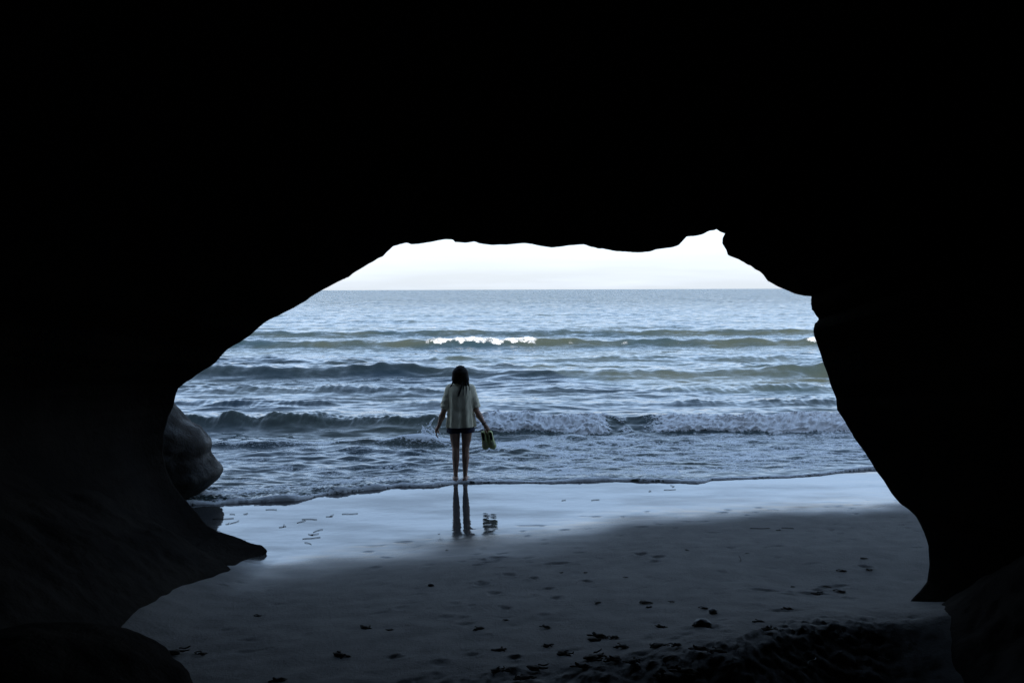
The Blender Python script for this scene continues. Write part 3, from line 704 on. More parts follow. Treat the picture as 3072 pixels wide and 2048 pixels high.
def strand(name, L, seed):
    r = random.Random(seed); a, x, y, pts = 0.0, -L / 2, 0.0, []
    for i in range(9):
        pts.append((x, y, 0.003 + 0.002 * r.random())); a += r.gauss(0, 0.13); x += L / 8 * math.cos(a); y += L / 8 * math.sin(a)
    v, f = ribbon(pts, 0.0035, 0.003)
    v2, f2 = ribbon([pts[4], (pts[4][0] + 0.04, pts[4][1] + 0.05, 0.006), (pts[4][0] + 0.06, pts[4][1] + 0.10, 0.004)], 0.004, 0.003)
    return mesh_obj(name, v + v2, f + [tuple(i + len(v) for i in q) for q in f2], M_WEED) if seed == 3 else mesh_obj(name, v, f, M_WEED)
strands = [strand('seaweed_strand', L, s) for L, s in ((0.30, 1), (0.18, 2), (0.10, 3))]
for i, (px, py, sc, rz) in enumerate(((670, 1556, 1.0, .1), (930, 1556, 1.3, .15), (848, 1581, 1.1, .7), (905, 1564, .6, 1.0), (951, 1593, 1.0, 1.2), (932, 1606, 1.0, -.6), (935, 1617, .8, .3), (927, 1634, .8, -.4), (988, 1548, 1.0, .2), (1050, 1540, .8, .1),
                                      (698, 1541, .5, .1), (735, 1541, .5, 0), (780, 1512, .6, .2), (815, 1526, 1.0, .2), (682, 1573, .5, .3), (705, 1567, .6, 1.1), (1690, 1498, .5, .8), (2020, 1455, .9, .9), (2010, 1465, .7, .1), (1785, 1497, .8, .5), (1950, 1470, .6, .5),
                                      (2280, 1617, .9, 0), (2362, 1617, .9, 0), (2335, 1627, .7, .1), (2220, 1680, .9, 1.3))):
    src = strands[i % 3]; o = src if i < 3 else src.copy()
    if i >= 3: COL.objects.link(o)
    p = at_z(px, py, 0.02) if py < 1640 else sand_hit(px, py)
    o.location = (p[0], p[1], float(sand_base(p[0], p[1])) + 0.001); o.rotation_euler = (0, 0, rz); o.scale = (sc * .8, sc * .8, 1)
    tag(o, 'thin dark strand of seaweed lying flat on the shining wet sand' if py < 1612 else 'short dark twig of seaweed lying near the edge of the wet sand', 'seaweed', 'seaweed strands left on the wet sand' if py < 1612 else 'seaweed twigs near the edge of the wet sand')

def pebble(name, px, py, sx, sy, sz, label, seed, m=M_PEBBLE):
    bm = bmesh.new(); bmesh.ops.create_icosphere(bm, subdivisions=4, radius=1.0)
    v = np.array([q.co for q in bm.verts]); f = np.array([[q.index for q in p.verts] for p in bm.faces]); bm.free()
    v = v * (1 + 0.2 * fbm3(v[:, 0] * 1.3, v[:, 1] * 1.3, v[:, 2] * 1.3, 3, seed))[:, None] * np.array([sx, sy, sz])
    o = mesh_obj(name, v, f, m); p = sand_hit(px, py); o.location = (p[0], p[1] + sy * .5, float(sand_base(p[0], p[1])) + sz * 0.35)
    tag(o, label, 'stone'); return o
pebble('stone', 2108, 1880, 0.055, 0.04, 0.035, 'dark humped stone lying on open sand, biggest stone on the cave floor', 41)
pebble('stone', 2140, 1840, 0.030, 0.025, 0.024, 'small dark stone just behind the biggest humped stone on the sand', 42)
pebble('stone', 1293, 1757, 0.026, 0.02, 0.016, 'little dark stone on the smooth sand below the reflection of the legs', 43)
for px, py, L, rz, lab in ((2650, 1988, 0.07, -0.4, 'pale bent straw on the dark slumped sand at lower right'), (2435, 1995, 0.12, 0.9, 'long dim straw leaning across the dark clumps at lower right')):
    pts = [(L * (i / 6 - .5), 0.012 * math.sin(i), 0.006 + 0.006 * math.sin(i * .5)) for i in range(7)]
    v, f = ribbon(pts, 0.003, 0.002)
    o = mesh_obj('straw', v, f, M_STRAW); p = sand_hit(px, py); o.location = (p[0], p[1], float(sand_base(p[0], p[1])) + 0.02); o.rotation_euler = (0, 0, rz)
    tag(o, lab, 'straw')

# ------------------------------------------------------------------ spray thrown up by the low wave
def build_spray():
    r = random.Random(3); V, Fc = [], []
    base = bmesh.new(); bmesh.ops.create_icosphere(base, subdivisions=1, radius=1.0)
    bv = [q.co.copy() for q in base.verts]; bf = [[p.index for p in q.verts] for q in base.faces]; base.free()
    def drop(c, a, b, ax):
        ax = Vector(ax).normalized(); rot = ax.to_track_quat('Z', 'Y'); o = len(V)
        for q in bv: V.append(tuple(Vector(c) + rot @ Vector((q.x * a, q.y * a, q.z * b))))
        Fc.extend([[i + o for i in f] for f in bf])
    def jet(pix, y, n, a):
        P = [at_y(px, py, y) for px, py in pix]
        for i in range(n):
            t = i / (n - 1) * (len(P) - 1); k = min(int(t), len(P) - 2); p = P[k] + (P[k + 1] - P[k]) * (t - k); d = P[k + 1] - P[k]
            drop(p + np.array([r.gauss(0, .006), r.gauss(0, .02), r.gauss(0, .006)]), 1.5 * a * r.uniform(.6, 1.2), 1.5 * a * r.uniform(1.3, 3.0), d)
    jet([(1301, 1255), (1293, 1266), (1288, 1276), (1281, 1277)], 14.0, 34, 0.007)
    jet([(1268, 1277), (1271, 1287), (1266, 1292)], 13.9, 14, 0.008)
    jet([(1294, 1284), (1304, 1291)], 13.9, 10, 0.007)
    jet([(1278, 1288), (1290, 1291), (1299, 1300)], 13.9, 16, 0.008)
    jet([(1276, 1290), (1270, 1297), (1262, 1304)], 13.9, 14, 0.009)
    jet([(1275, 1298), (1290, 1303), (1305, 1300)], 13.9, 18, 0.008)
    for i in range(170):
        p = at_y(r.gauss(1289, 17), 1312 - abs(r.gauss(0, 15)), r.uniform(13.6, 14.1)); s = r.uniform(.004, .010)
        drop(p, s, s * r.uniform(1, 2), (r.gauss(0, 1), r.gauss(0, 1), 1))
    tag(mesh_obj('splash', V, Fc, M_FOAM), 'burst of white water drops thrown up beside the person', 'splash', kind='stuff')
build_spray()

# ------------------------------------------------------------------ smooth bodies from distance fields
class Field:
    def __init__(s, lo, hi, h):
        s.lo = np.array(lo, float); s.h = h
        s.n = np.ceil((np.array(hi) - s.lo) / h).astype(int) + 1
        s.f = np.full(s.n, 1.0, np.float32)
        s.ax = [s.lo[k] + np.arange(s.n[k]) * h for k in range(3)]
    def _sub(s, lo, hi):
        a = np.clip(np.floor((np.array(lo) - s.lo) / s.h).astype(int), 0, s.n); b = np.clip(np.ceil((np.array(hi) - s.lo) / s.h).astype(int) + 1, 0, s.n)
        sl = tuple(slice(i, j) for i, j in zip(a, b))
        g = np.meshgrid(*[s.ax[k][sl[k]].astype(np.float32) for k in range(3)], indexing='ij')
        return sl, g
    def _mix(s, sl, d, k, sub=False):
        f = s.f[sl]
        if sub:
            s.f[sl] = np.maximum(f, -d); return
        if k > 0:
            h = np.clip(0.5 + 0.5 * (f - d) / k, 0, 1); s.f[sl] = f * (1 - h) + d * h - k * h * (1 - h)
        else: s.f[sl] = np.minimum(f, d)
    def cap(s, a, b, ra, rb, k=0.02, sub=False, sq=(1, 1, 1)):
        a, b = np.array(a, float), np.array(b, float); m = max(ra, rb) * max(1 / q for q in sq) + k + 3 * s.h
        sl, g = s._sub(np.minimum(a, b) - m, np.maximum(a, b) + m)
        ab = b - a; L = max(float(ab @ ab), 1e-9)
        t = np.clip(sum((g[i] - a[i]) * ab[i] for i in range(3)) / L, 0, 1)
        d = np.sqrt(sum(((g[i] - a[i] - t * ab[i]) * sq[i]) ** 2 for i in range(3))) - (ra + t * (rb - ra))
        s._mix(sl, d.astype(np.float32), k, sub)
    def ell(s, c, r, k=0.02, sub=False, noise=None):
        c, r = np.array(c, float), np.array(r, float); m = k + 3 * s.h
        sl, g = s._sub(c - r - m, c + r + m)
        k0 = np.sqrt(sum(((g[i] - c[i]) / r[i]) ** 2 for i in range(3))); k1 = np.sqrt(sum(((g[i] - c[i]) / r[i] ** 2) ** 2 for i in range(3)))
        d = k0 * (k0 - 1) / np.maximum(k1, 1e-6)
        if noise: d = d + noise(*g)
        s._mix(sl, d.astype(np.float32), k, sub)
    def chain(s, pts, rad, k=0.015, sub=False, sq=(1, 1, 1)):
        for i in range(len(pts) - 1): s.cap(pts[i], pts[i + 1], rad[i], rad[i + 1], k, sub, sq)
    def fn(s, lo, hi, func, k=0.0, sub=False, inter=False):
        sl, g = s._sub(lo, hi); d = func(*g).astype(np.float32)
        if inter: s.f[sl] = np.maximum(s.f[sl], d)
        else: s._mix(sl, d, k, sub)
    def mesh(s):
        f = s.f; inside = f < 0
        c = np.zeros(np.array(f.shape) - 1, np.int8)
        for dx in (0, 1):
            for dy in (0, 1):
                for dz in (0, 1): c += inside[dx:f.shape[0] - 1 + dx, dy:f.shape[1] - 1 + dy, dz:f.shape[2] - 1 + dz]
        idx = np.argwhere((c > 0) & (c < 8))
        ids = np.full(c.shape, -1, np.int64); ids[tuple(idx.T)] = np.arange(len(idx))
        cv = {}
        for dx in (0, 1):
            for dy in (0, 1):
                for dz in (0, 1): cv[dx, dy, dz] = f[idx[:, 0] + dx, idx[:, 1] + dy, idx[:, 2] + dz]
        acc = np.zeros((len(idx), 3)); cnt = np.zeros(len(idx))
        for a in cv:
            for k in range(3):
                if a[k] == 0:
                    b = list(a); b[k] = 1; b = tuple(b)
                    m = (cv[a] < 0) != (cv[b] < 0)
                    t = np.where(m, cv[a] / np.where(m, cv[a] - cv[b], 1), 0)
                    p = np.tile(np.array(a, float), (len(idx), 1)); p[:, k] = t
                    acc += p * m[:, None]; cnt += m
        V = s.lo + (idx + acc / cnt[:, None]) * s.h
        Fc = []
        for k in range(3):
            sl0 = [slice(None)] * 3; sl1 = [slice(None)] * 3
            sl0[k] = slice(0, -1); sl1[k] = slice(1, None)
            A, B = inside[tuple(sl0)], inside[tuple(sl1)]
            e = np.argwhere(A != B)
            o1, o2 = [j for j in range(3) if j != k]
            ok = (e[:, o1] > 0) & (e[:, o2] > 0) & (e[:, o1] < f.shape[o1] - 1) & (e[:, o2] < f.shape[o2] - 1); e = e[ok]
            def cell(d1, d2):
                q = e.copy(); q[:, o1] -= d1; q[:, o2] -= d2; return ids[q[:, 0], q[:, 1], q[:, 2]]
            quad = np.stack([cell(1, 1), cell(0, 1), cell(0, 0), cell(1, 0)], 1)
            flip = A[tuple(e.T)]
            if k == 1: flip = ~flip
            quad[~flip] = quad[~flip][:, ::-1]
            Fc.append(quad)
        return V, np.concatenate(Fc)

# ------------------------------------------------------------------ the person: seen from behind, barefoot in the wash, facing the sea
FEET = at_z(1383, 1443, 0.005)
PX, PY = FEET[0], FEET[1] + 0.03
person = bpy.data.objects.new('person', None); COL.objects.link(person)
person.location = (PX, PY, 0.0)
tag(person, 'person seen from behind, barefoot in shallow water, cream shirt and dark shorts, holding shoes', 'person')

def finger(fl, a, dirs, lens, r0, k=0.005):
    p = np.array(a, float)
    for i, (d, l) in enumerate(zip(dirs, lens)):
        d = np.array(d, float); d /= np.linalg.norm(d); q = p + d * l
        fl.cap(p, q, r0 * (1 - 0.08 * i), r0 * (1 - 0.08 * (i + 1)), k); p = q

def build_body():
    fl = Field((-0.46, -0.16, -0.02), (0.50, 0.30, 1.66), 0.0045)
    # legs
    for sx, hip, kn, an, toe in ((-1, -0.085, -0.072, -0.076, -0.105), (1, 0.083, 0.066, 0.058, 0.082)):
        fl.chain([(hip, 0, .86), (hip, .005, .74), (hip * .96, .008, .60), (kn, .012, .485), (kn, -.002, .44), (kn + .002, -.016, .345), ((kn + an) / 2, -.012, .22), (an, -.005, .10), (an, 0, .07)],
                 [.094, .082, .067, .0525, .0495, .0515, .041, .0295, .031], 0.006)
        fl.chain([(an, -.03, .035), (an + .2 * (toe - an), .05, .032), (toe, .135, .020)], [.031, .033, .030], 0.025, sq=(1, 1, 1.15))
        fl.ell((an, -.035, .03), (.030, .034, .033), 0.02)
        for j in range(5):
            ox = (j - 2) * .0165 * sx; L = (.045, .043, .038, .032, .026)[j]
            fl.cap((toe - sx * 0 + ox * 1.0 - sx * .0, .14, .016), (toe + ox * 1.1, .14 + L, .012), (.0125, .010, .0095, .009, .0085)[j], (.011, .0085, .008, .0075, .007)[j], 0.006)
    # trunk
    fl.ell((0, -.012, .90), (.162, .096, .13), 0.04)
    fl.ell((0, 0, 1.05), (.128, .092, .16), 0.06)
    fl.ell((0, .0, 1.23), (.150, .105, .17), 0.06)
    fl.cap((-.13, -.005, 1.312), (.13, -.005, 1.312), .052, .052, 0.05)
    for sx in (-1, 1): fl.ell((sx * .065, .062, 1.22), (.055, .036, .055), 0.03)
    fl.cap((0, -.01, 1.34), (0, .012, 1.47), .055, .050, 0.035)
    # head with a face looking out to sea
    fl.ell((0, .0, 1.535), (.076, .096, .092), 0.02)
    fl.ell((0, .03, 1.475), (.062, .070, .068), 0.03)
    fl.ell((0, .072, 1.432), (.030, .026, .022), 0.025)
    fl.chain([(0, .097, 1.535), (0, .112, 1.50), (0, .118, 1.488)], [.009, .012, .014], 0.010)
    for sx in (-1, 1):
        fl.ell((sx * .010, .108, 1.486), (.010, .010, .008), 0.006)
        fl.ell((sx * .032, .102, 1.525), (.0165, .014, .0095), 0.0, sub=True)
        fl.cap((sx * .016, .095, 1.548), (sx * .046, .083, 1.548), .009, .008, 0.010)
        fl.ell((sx * .078, -.002, 1.515), (.010, .020, .031), 0.006)
    fl.ell((0, .101, 1.458), (.024, .010, .009), 0.008)
    # arms
    fl.chain([(-.152, -.005, 1.312), (-.195, -.015, 1.18), (-.222, -.018, 1.03), (-.262, .0, .92), (-.312, .02, .775)], [.052, .046, .038, .039, .0245], 0.03)
    fl.chain([(.152, -.005, 1.312), (.188, -.015, 1.18), (.212, -.018, 1.03), (.262, -.01, .93), (.338, .0, .80)], [.052, .046, .038, .039, .0245], 0.03)
    # left hand hanging, wrist bent, fingers loosely curled
    fl.chain([(-.312, .02, .775), (-.338, .032, .735), (-.348, .045, .705)], [.025, .030, .031], 0.015, sq=(1.35, 1, 1))
    for j, (oy, L) in enumerate(((.070, (.038, .024, .018)), (.052, (.042, .027, .019)), (.034, (.040, .025, .018)), (.018, (.032, .019, .016)))):
        finger(fl, (-.350 + .002 * j, oy, .690 - .003 * abs(j - 1)), [(-.05, .08, -1), (.35 + .1 * j, .0, -.9), (.75, -.1, -.7)], L, .0088)
    finger(fl, (-.335, .068, .735), [(.25, .55, -.8), (.3, .25, -.9), (.4, 0, -.9)], (.030, .026, .022), .0098)
    # right hand gripping the heels of the two shoes
    fl.chain([(.338, .0, .80), (.360, .004, .765), (.376, .006, .740)], [.025, .029, .030], 0.015, sq=(1, 1.25, 1))
    for j, (ox, L) in enumerate(((.352, (.034, .022, .018)), (.369, (.038, .025, .018)), (.386, (.036, .023, .017)), (.401, (.029, .018, .015)))):
        finger(fl, (ox, .020 + .002 * j, .728 + .004 * j), [(-.1 + .06 * j, .35, -1), (0, -.55, -.85), (0, -1, .1)], L, .0088)
    finger(fl, (.350, -.012, .752), [(-.1, -.45, -.9), (.35, -.25, -.9), (.6, .1, -.7)], (.032, .027, .022), .0098)
    V, Fc = fl.mesh()
    return mesh_obj('body', V, Fc, M_SKIN, person)
body = build_body()

for sx in (-1, 1):
    bm = bmesh.new(); bmesh.ops.create_uvsphere(bm, u_segments=20, v_segments=14, radius=.0112)
    me = bpy.data.meshes.new('eye'); bm.to_mesh(me); bm.free(); me.materials.append(M_EYE)
    o = bpy.data.objects.new('eye', me); COL.objects.link(o); o.parent = person; o.location = (sx * .032, .0795, 1.525)
    bm = bmesh.new(); bmesh.ops.create_uvsphere(bm, u_segments=16, v_segments=10, radius=.0055)
    me = bpy.data.meshes.new('iris'); bm.to_mesh(me); bm.free(); me.materials.append(M_IRIS)
    i = bpy.data.objects.new('iris', me); COL.objects.link(i); i.parent = o; i.location = (0, .0085, 0); i.scale = (1, .7, 1)

def build_shirt():
    fl = Field((-0.33, -0.22, 0.70), (0.33, 0.22, 1.46), 0.0045)
    wz = [.70, .76, .85, .95, 1.05, 1.15, 1.24, 1.30, 1.345, 1.375, 1.40, 1.44]
    wx = [.206, .203, .196, .190, .186, .184, .184, .180, .166, .125, .078, .070]
    wy = [.140, .140, .138, .136, .134, .132, .128, .118, .098, .085, .073, .068]
    def torso(X, Y, Z, off=0.0):
        a = np.interp(Z, wz, wx) - off; b = np.interp(Z, wz, wy) - off
        th = np.arctan2(Y / b, X / a)
        low = np.clip((1.30 - Z) / 0.5, 0, 1)
        fold = (0.0075 * np.sin(7 * th + 1.3 + 1.5 * Z) + 0.005 * np.sin(13 * th - 2.0 * Z)) * low + 0.004 * np.sin(34 * Z + 2.4 * np.sin(3 * th)) * np.exp(-((Z - 0.98) / .16) ** 2)
        x = X - 0.004
        return (np.power(np.power(np.abs(x) / a, 2.3) + np.power(np.abs(Y + 0.012) / b, 2.3), 1 / 2.3) - 1) * np.minimum(a, b) * 0.9 - fold
    fl.fn((-.33, -.22, .70), (.33, .22, 1.46), lambda X, Y, Z: torso(X, Y, Z))
    for sx, e in ((-1, (-.226, -.018, 1.035)), (1, (.218, -.018, 1.045))):
        s0 = np.array((sx * .142, -.006, 1.312)); e = np.array(e); dv = (e - s0) / np.linalg.norm(e - s0)
        def sl(X, Y, Z, s0=s0, e=e, dv=dv, sx=sx):
            t = np.clip(((X - s0[0]) * dv[0] + (Y - s0[1]) * dv[1] + (Z - s0[2]) * dv[2]) / np.linalg.norm(e - s0), 0, 1.2)
            c = s0[:, None, None, None] + dv[:, None, None, None] * t * np.linalg.norm(e - s0)
            r = np.sqrt((X - c[0]) ** 2 + (Y - c[1]) ** 2 + (Z - c[2]) ** 2)
            d = r - (.068 - .001 * t) - 0.004 * np.sin(22 * t + 3 * np.arctan2(Y - c[1], X - c[0])) * t
            cut = (X - e[0]) * dv[0] + (Y - e[1]) * dv[1] + (Z - e[2]) * dv[2] + 0.004 * np.sin(40 * X)
            return np.maximum(d, cut)
        fl.fn((-.33, -.22, .95), (.33, .22, 1.40), sl, 0.022)
        # hollow end of the sleeve
        fl.cap(e - dv * .05, e + dv * .03, .052, .060, 0, sub=True)
    # open hem
    fl.fn((-.33, -.22, .70), (.33, .22, .86), lambda X, Y, Z: np.maximum(torso(X, Y, Z, 0.008), Z - 0.83), sub=True)
    fl.fn((-.33, -.22, .70), (.33, .22, .86), lambda X, Y, Z: (0.776 + 0.010 * np.sin(X * 9 + 1) - 0.02 * np.exp(-((X) / .1) ** 2) * 0.4 - Z), inter=True)
    fl.fn((-.33, -.22, 1.38), (.33, .22, 1.46), lambda X, Y, Z: Z - 1.402 - 0.10 * np.clip(-Y, -.06, .05), inter=True)
    V, Fc = fl.mesh()
    o = mesh_obj('shirt', V, Fc, M_SHIRT, person)
    # fold-over collar
    n = 60; V = []
    for z, w in ((1.408, .066), (1.412, .072), (1.400, .082), (1.378, .094), (1.372, .092), (1.380, .084), (1.396, .072)):
        for i in range(n):
            a = R(-125) - R(290) * (i / (n - 1) - .0) + R(0)
            a = R(60) - (R(300)) * i / (n - 1)
            V.append((w * math.cos(a) * 1.0 + .004, w * math.sin(a) * 0.98 - .012, z + 0.05 * max(0, -math.sin(a)) * .35))
    mesh_obj('collar', V, np.vstack([grid_faces(7, n)]), M_SHIRT, o)
    return o
shirt = build_shirt()

def build_shorts():
    fl = Field((-0.24, -0.17, 0.62), (0.24, 0.17, 1.0), 0.0045)
    fl.ell((0, -.004, .88), (.176, .118, .15), 0.03)
    for sx, hem in ((-1, .700), (1, .700)):
        a, b = np.array((sx * .090, -.006, .84)), np.array((sx * .100, 0, .66))
        fl.cap(a, b, .100, .104, 0.02)
    fl.fn((-.24, -.17, .62), (.24, .17, .72), lambda X, Y, Z: (0.692 + 0.012 * np.clip((X - .05) / .15, 0, 1) + 0.003 * np.sin(X * 60) - Z), inter=True)
    for sx in (-1, 1):
        fl.cap((sx * .092, -.003, .735), (sx * .100, 0, .66), .088, .096, 0, sub=True)
    V, Fc = fl.mesh()
    mesh_obj('shorts', V, Fc, M_SHORTS, person)
build_shorts()

def tube_path(pts, rad, seg=7):
    pts = np.array(pts, float); n = len(pts); V = []
    for i in range(n):
        a = pts[min(i + 1, n - 1)] - pts[max(i - 1, 0)]; a /= np.linalg.norm(a) + 1e-9
        s = np.cross(a, [0.13, 1, 0.07]); s /= np.linalg.norm(s); t = np.cross(a, s)
        for k in range(seg):
            w = 2 * PI * k / seg; V.append(pts[i] + rad[i] * (math.cos(w) * s + math.sin(w) * t))
    Fc = [(i * seg + k, i * seg + (k + 1) % seg, (i + 1) * seg + (k + 1) % seg, (i + 1) * seg + k) for i in range(n - 1) for k in range(seg)]
    Fc += [tuple(range(seg))[::-1], tuple(range((n - 1) * seg, n * seg))]
    return V, Fc

def bez(P, n):
    P = np.array(P, float); L = np.concatenate([[0], np.cumsum(np.linalg.norm(np.diff(P, axis=0), axis=1))]); t = np.linspace(0, L[-1], n)
    Q = np.stack([np.interp(t, L, P[:, k]) for k in range(3)], 1)
    for _ in range(2): Q[1:-1] = (Q[:-2] + 2 * Q[1:-1] + Q[2:]) / 4
    return Q

def build_hair():
    fl = Field((-0.22, -0.20, 1.16), (0.22, 0.16, 1.67), 0.0045)
    strandn = lambda X, Y, Z: 0.0030 * np.sin(np.arctan2(Y, X) * 46 + Z * 14) + 0.002 * np.sin(np.arctan2(Y, X) * 91 - Z * 9)
    fl.ell((.003, -.012, 1.535), (.093, .112, .103), 0.01, noise=strandn)
    # the fall of hair behind and beside the head
    fl.chain([(-.048, -.050, 1.53), (-.056, -.055, 1.45), (-.060, -.045, 1.405)], [.064, .056, .036], 0.03)
    fl.chain([(.050, -.050, 1.53), (.060, -.058, 1.45), (.070, -.060, 1.39)], [.064, .060, .046], 0.03)
    fl.chain([(0, -.07, 1.53), (.005, -.075, 1.44), (.012, -.075, 1.41)], [.06, .052, .036], 0.03)
    # face left free
    fl.ell((0, .125, 1.475), (.062, .070, .095), 0, sub=True)
    fl.fn((-.22, .0, 1.38), (.22, .16, 1.67), lambda X, Y, Z: -np.sqrt((X / .95) ** 2 + ((Z - 1.49) * .8) ** 2) * 0 + 1.0)
    V, Fc = fl.mesh(); V = [tuple(v) for v in V]; Fc = [tuple(q) for q in Fc]
    r = random.Random(9)
    def lock(P, r0, r1=0.0008, sp=0.006, n=14):
        nonlocal V, Fc
        Q = bez([np.array(p) + np.array([r.gauss(0, sp), r.gauss(0, sp * .6), 0]) * (i / max(1, len(P) - 1)) for i, p in enumerate(P)], n)
        rad = [r0 * (1 - (i / (n - 1)) ** 2.2) + r1 for i in range(n)]
        v, f = tube_path(Q, rad); b = len(V); V += [tuple(q) for q in v]; Fc += [tuple(i + b for i in q) for q in f]
    # lock over the middle of the back, falling to the left
    for k in range(12): lock([(.030, -.10, 1.47), (.030, -.125, 1.41), (.020, -.158, 1.34), (-.004, -.166, 1.27), (-.016, -.168, 1.205 + .03 * r.random())], .013, sp=.009)
    # two thinner locks right of it
    for k in range(5): lock([(.055, -.10, 1.46), (.058, -.12, 1.40), (.052, -.155, 1.34), (.046, -.165, 1.28), (.052, -.166, 1.22 + .03 * r.random())], .0065, sp=.005)
    for k in range(5): lock([(.080, -.09, 1.46), (.088, -.10, 1.40), (.092, -.135, 1.33), (.090, -.155, 1.27), (.088, -.160, 1.23 + .03 * r.random())], .006, sp=.005)
    for k in range(8): lock([(.088, -.06, 1.48), (.104, -.06, 1.42), (.122, -.075, 1.36), (.130, -.09, 1.315), (.136, -.10, 1.29 + .02 * r.random())], .0085, sp=.006)
    for k in range(7): lock([(.085, -.02, 1.5), (.098, -.01, 1.44), (.114, .05, 1.38), (.118, .118, 1.32), (.11, .146, 1.24)], .010, sp=.007)
    # swept over the left shoulder
    for k in range(9): lock([(-.082, -.05, 1.47), (-.092, -.06, 1.42), (-.116, -.075, 1.375), (-.146, -.07, 1.335), (-.170, -.060, 1.30 + .01 * r.random())], .0075, sp=.005)
    for k in range(7): lock([(-.088, -.02, 1.5), (-.098, -.005, 1.43), (-.114, .055, 1.38), (-.116, .118, 1.31), (-.105, .146, 1.23)], .010, sp=.007)
    for k in range(24):
        a = r.uniform(-PI * 1.0, 0.0); x = .09 * math.cos(a); lock([(x * .6, -.05 - .06 * abs(math.sin(a)), 1.60), (x, -.02 - .10 * abs(math.sin(a)), 1.53), (x * 1.12, -.02 - .10 * abs(math.sin(a)), 1.42 + .02 * r.random())], .006, sp=.004)
    mesh_obj('hair', V, Fc, M_HAIR, person)
build_hair()

def ring(name, c, nrm, R0, r0, m, parent):
    nrm = np.array(nrm, float); nrm /= np.linalg.norm(nrm); s = np.cross(nrm, [0, 1, 0]); s /= np.linalg.norm(s); t = np.cross(nrm, s); V = []
    for i in range(28):
        a = 2 * PI * i / 28
        for k in range(6):
            b = 2 * PI * k / 6; V.append(np.array(c) + (R0 + r0 * math.cos(b)) * (math.cos(a) * s + math.sin(a) * t) + r0 * math.sin(b) * nrm)
    Fc = [(i * 6 + k, ((i + 1) % 28) * 6 + k, ((i + 1) % 28) * 6 + (k + 1) % 6, i * 6 + (k + 1) % 6) for i in range(28) for k in range(6)]
    return mesh_obj(name, V, Fc, m, parent)
ring('bracelet', (.326, .0, .822), (.5, .05, -.86), .029, .006, M_BAND, person)

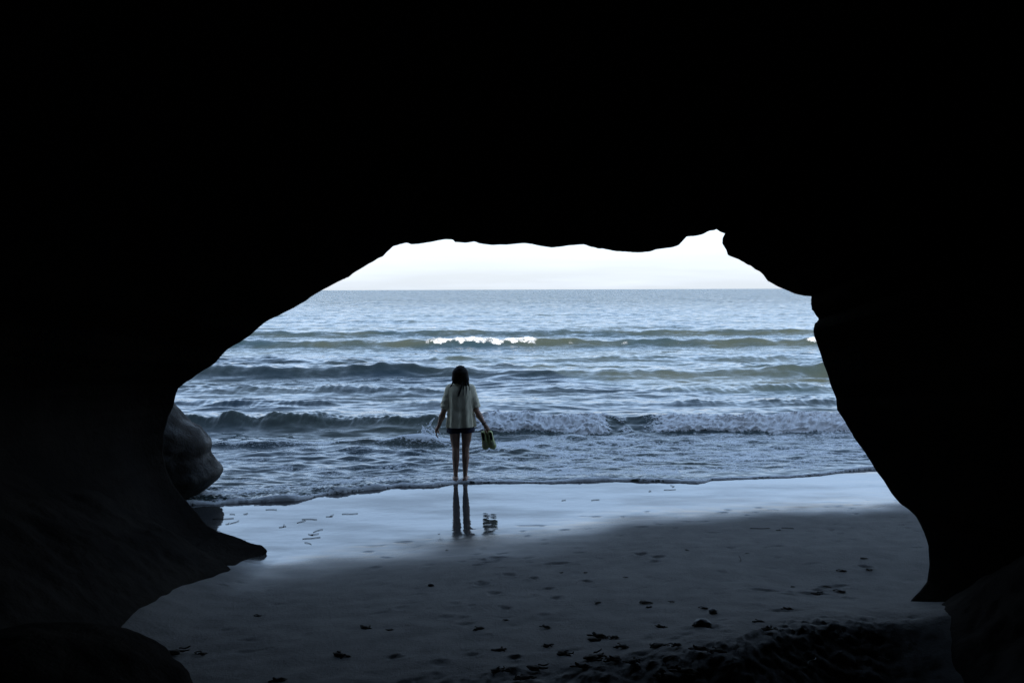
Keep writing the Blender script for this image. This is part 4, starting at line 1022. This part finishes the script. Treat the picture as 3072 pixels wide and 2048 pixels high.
# ------------------------------------------------------------------ the pair of shoes hanging from the right hand, toes down
def build_shoe(name, label, heel, toe, mirror):
    """local frame: heel at z=0, toe towards -z, sole towards +y, opening towards -y"""
    root = bpy.data.objects.new(name, None); COL.objects.link(root)
    tag(root, label, 'shoe', 'pair of shoes held by the person')
    L = 0.235
    def outline(z):                       # half-width and centre of the foot outline along the shoe
        t = np.clip(-z / L, 0, 1)
        w = np.interp(t, [0, .05, .15, .35, .5, .7, .82, .92, .98, 1], [.016, .026, .032, .032, .034, .043, .044, .036, .020, .004])
        c = np.interp(t, [0, .4, .7, 1], [0, .002, .004, -.006]) * mirror
        return w, c
    up = Field((-.07, -.085, -.26), (.07, .05, .03), 0.003)
    def upper(X, Y, Z, off=0.0):
        w, c = outline(Z); t = np.clip(-Z / L, 0, 1)
        h = np.interp(t, [0, .1, .3, .45, .6, .8, .95, 1], [.062, .062, .060, .062, .052, .036, .024, .010]) - off
        w = w - off
        u = np.abs(X - c) / np.maximum(w, .002); v = np.clip((0.012 - Y) / np.maximum(h, .003), -1, 9)
        v = np.where(Y > 0.012, 0, v)
        d = (np.power(u ** 2.4 + v ** 2.4, 1 / 2.4) - 1) * np.minimum(w, h) * 0.9
        d = np.maximum(d, Y - 0.012 + off); d = np.maximum(d, Z - 0.0 + off); d = np.maximum(d, -Z - L + off)
        return d
    up.fn((-.07, -.085, -.26), (.07, .05, .03), upper)
    up.fn((-.07, -.085, -.26), (.07, .05, .03), lambda X, Y, Z: np.maximum(upper(X, Y, Z, 0.006), -(Z + L * 0.80)), sub=True)
    # the opening for the foot, cut out of the top of the heel half
    up.cap((0, -.062, -.035), (0, -.064, -.105), .026, .022, 0, sub=True)
    up.cap((0, -.05, -.045), (0, -.052, -.095), .020, .017, 0, sub=True)
    V, Fc = up.mesh(); u_ = mesh_obj('upper', V, Fc, M_SHOE, root)
    so = Field((-.07, -.03, -.26), (.07, .05, .03), 0.003)
    def sole(X, Y, Z):
        w, c = outline(Z); w = w + 0.003
        d = np.maximum(np.abs(X - c) - w, np.abs(Y - 0.0195) - 0.0085)
        d = np.maximum(d, np.maximum(Z - .003, -Z - L - .003))
        return d
    so.fn((-.07, -.03, -.26), (.07, .05, .03), sole); V, Fc = so.mesh(); mesh_obj('sole', V, Fc, M_SOLE, root)
    ins = Field((-.07, -.03, -.26), (.07, .05, .03), 0.003)
    ins.fn((-.07, -.03, -.26), (.07, .05, .03), lambda X, Y, Z: np.maximum(np.maximum(np.abs(X - outline(Z)[1]) - outline(Z)[0] + .007, np.abs(Y - .004) - .004), np.maximum(Z + .008, -Z - L * .78)))
    V, Fc = ins.mesh(); mesh_obj('insole', V, Fc, M_INSOLE, root)
    # laces across the instep
    for k in range(3):
        z = -.135 - .018 * k; hh = [.056, .052, .047][k]
        v, f = tube_path(bez([(-.022, .012 - hh * .86, z), (0, .012 - hh - .003, z - .003), (.022, .012 - hh * .86, z)], 7), [.0032] * 7, 6)
        mesh_obj('lace', v, f, M_STRAW, u_)
    heel = np.array(heel); toe = np.array(toe); ax = (heel - toe) / np.linalg.norm(heel - toe)       # +z local
    yv = np.array([0.15 * mirror, 1.0, 0.12]); yv -= ax * (yv @ ax); yv /= np.linalg.norm(yv); xv = np.cross(yv, ax)
    M = Matrix(((xv[0], yv[0], ax[0], PX + heel[0]), (xv[1], yv[1], ax[1], PY + heel[1]), (xv[2], yv[2], ax[2], heel[2]), (0, 0, 0, 1)))
    root.matrix_world = M @ Matrix.Diagonal((1.22, 1.1, 1.16, 1.0))
build_shoe('shoe', 'yellow green shoe hanging toe down, the one nearer the leg', (.312, .0, .712), (.352, .01, .470), 1)
build_shoe('shoe', 'yellow green shoe hanging toe down, the outer one farther from the leg', (.404, .0, .714), (.450, .01, .474), -1)
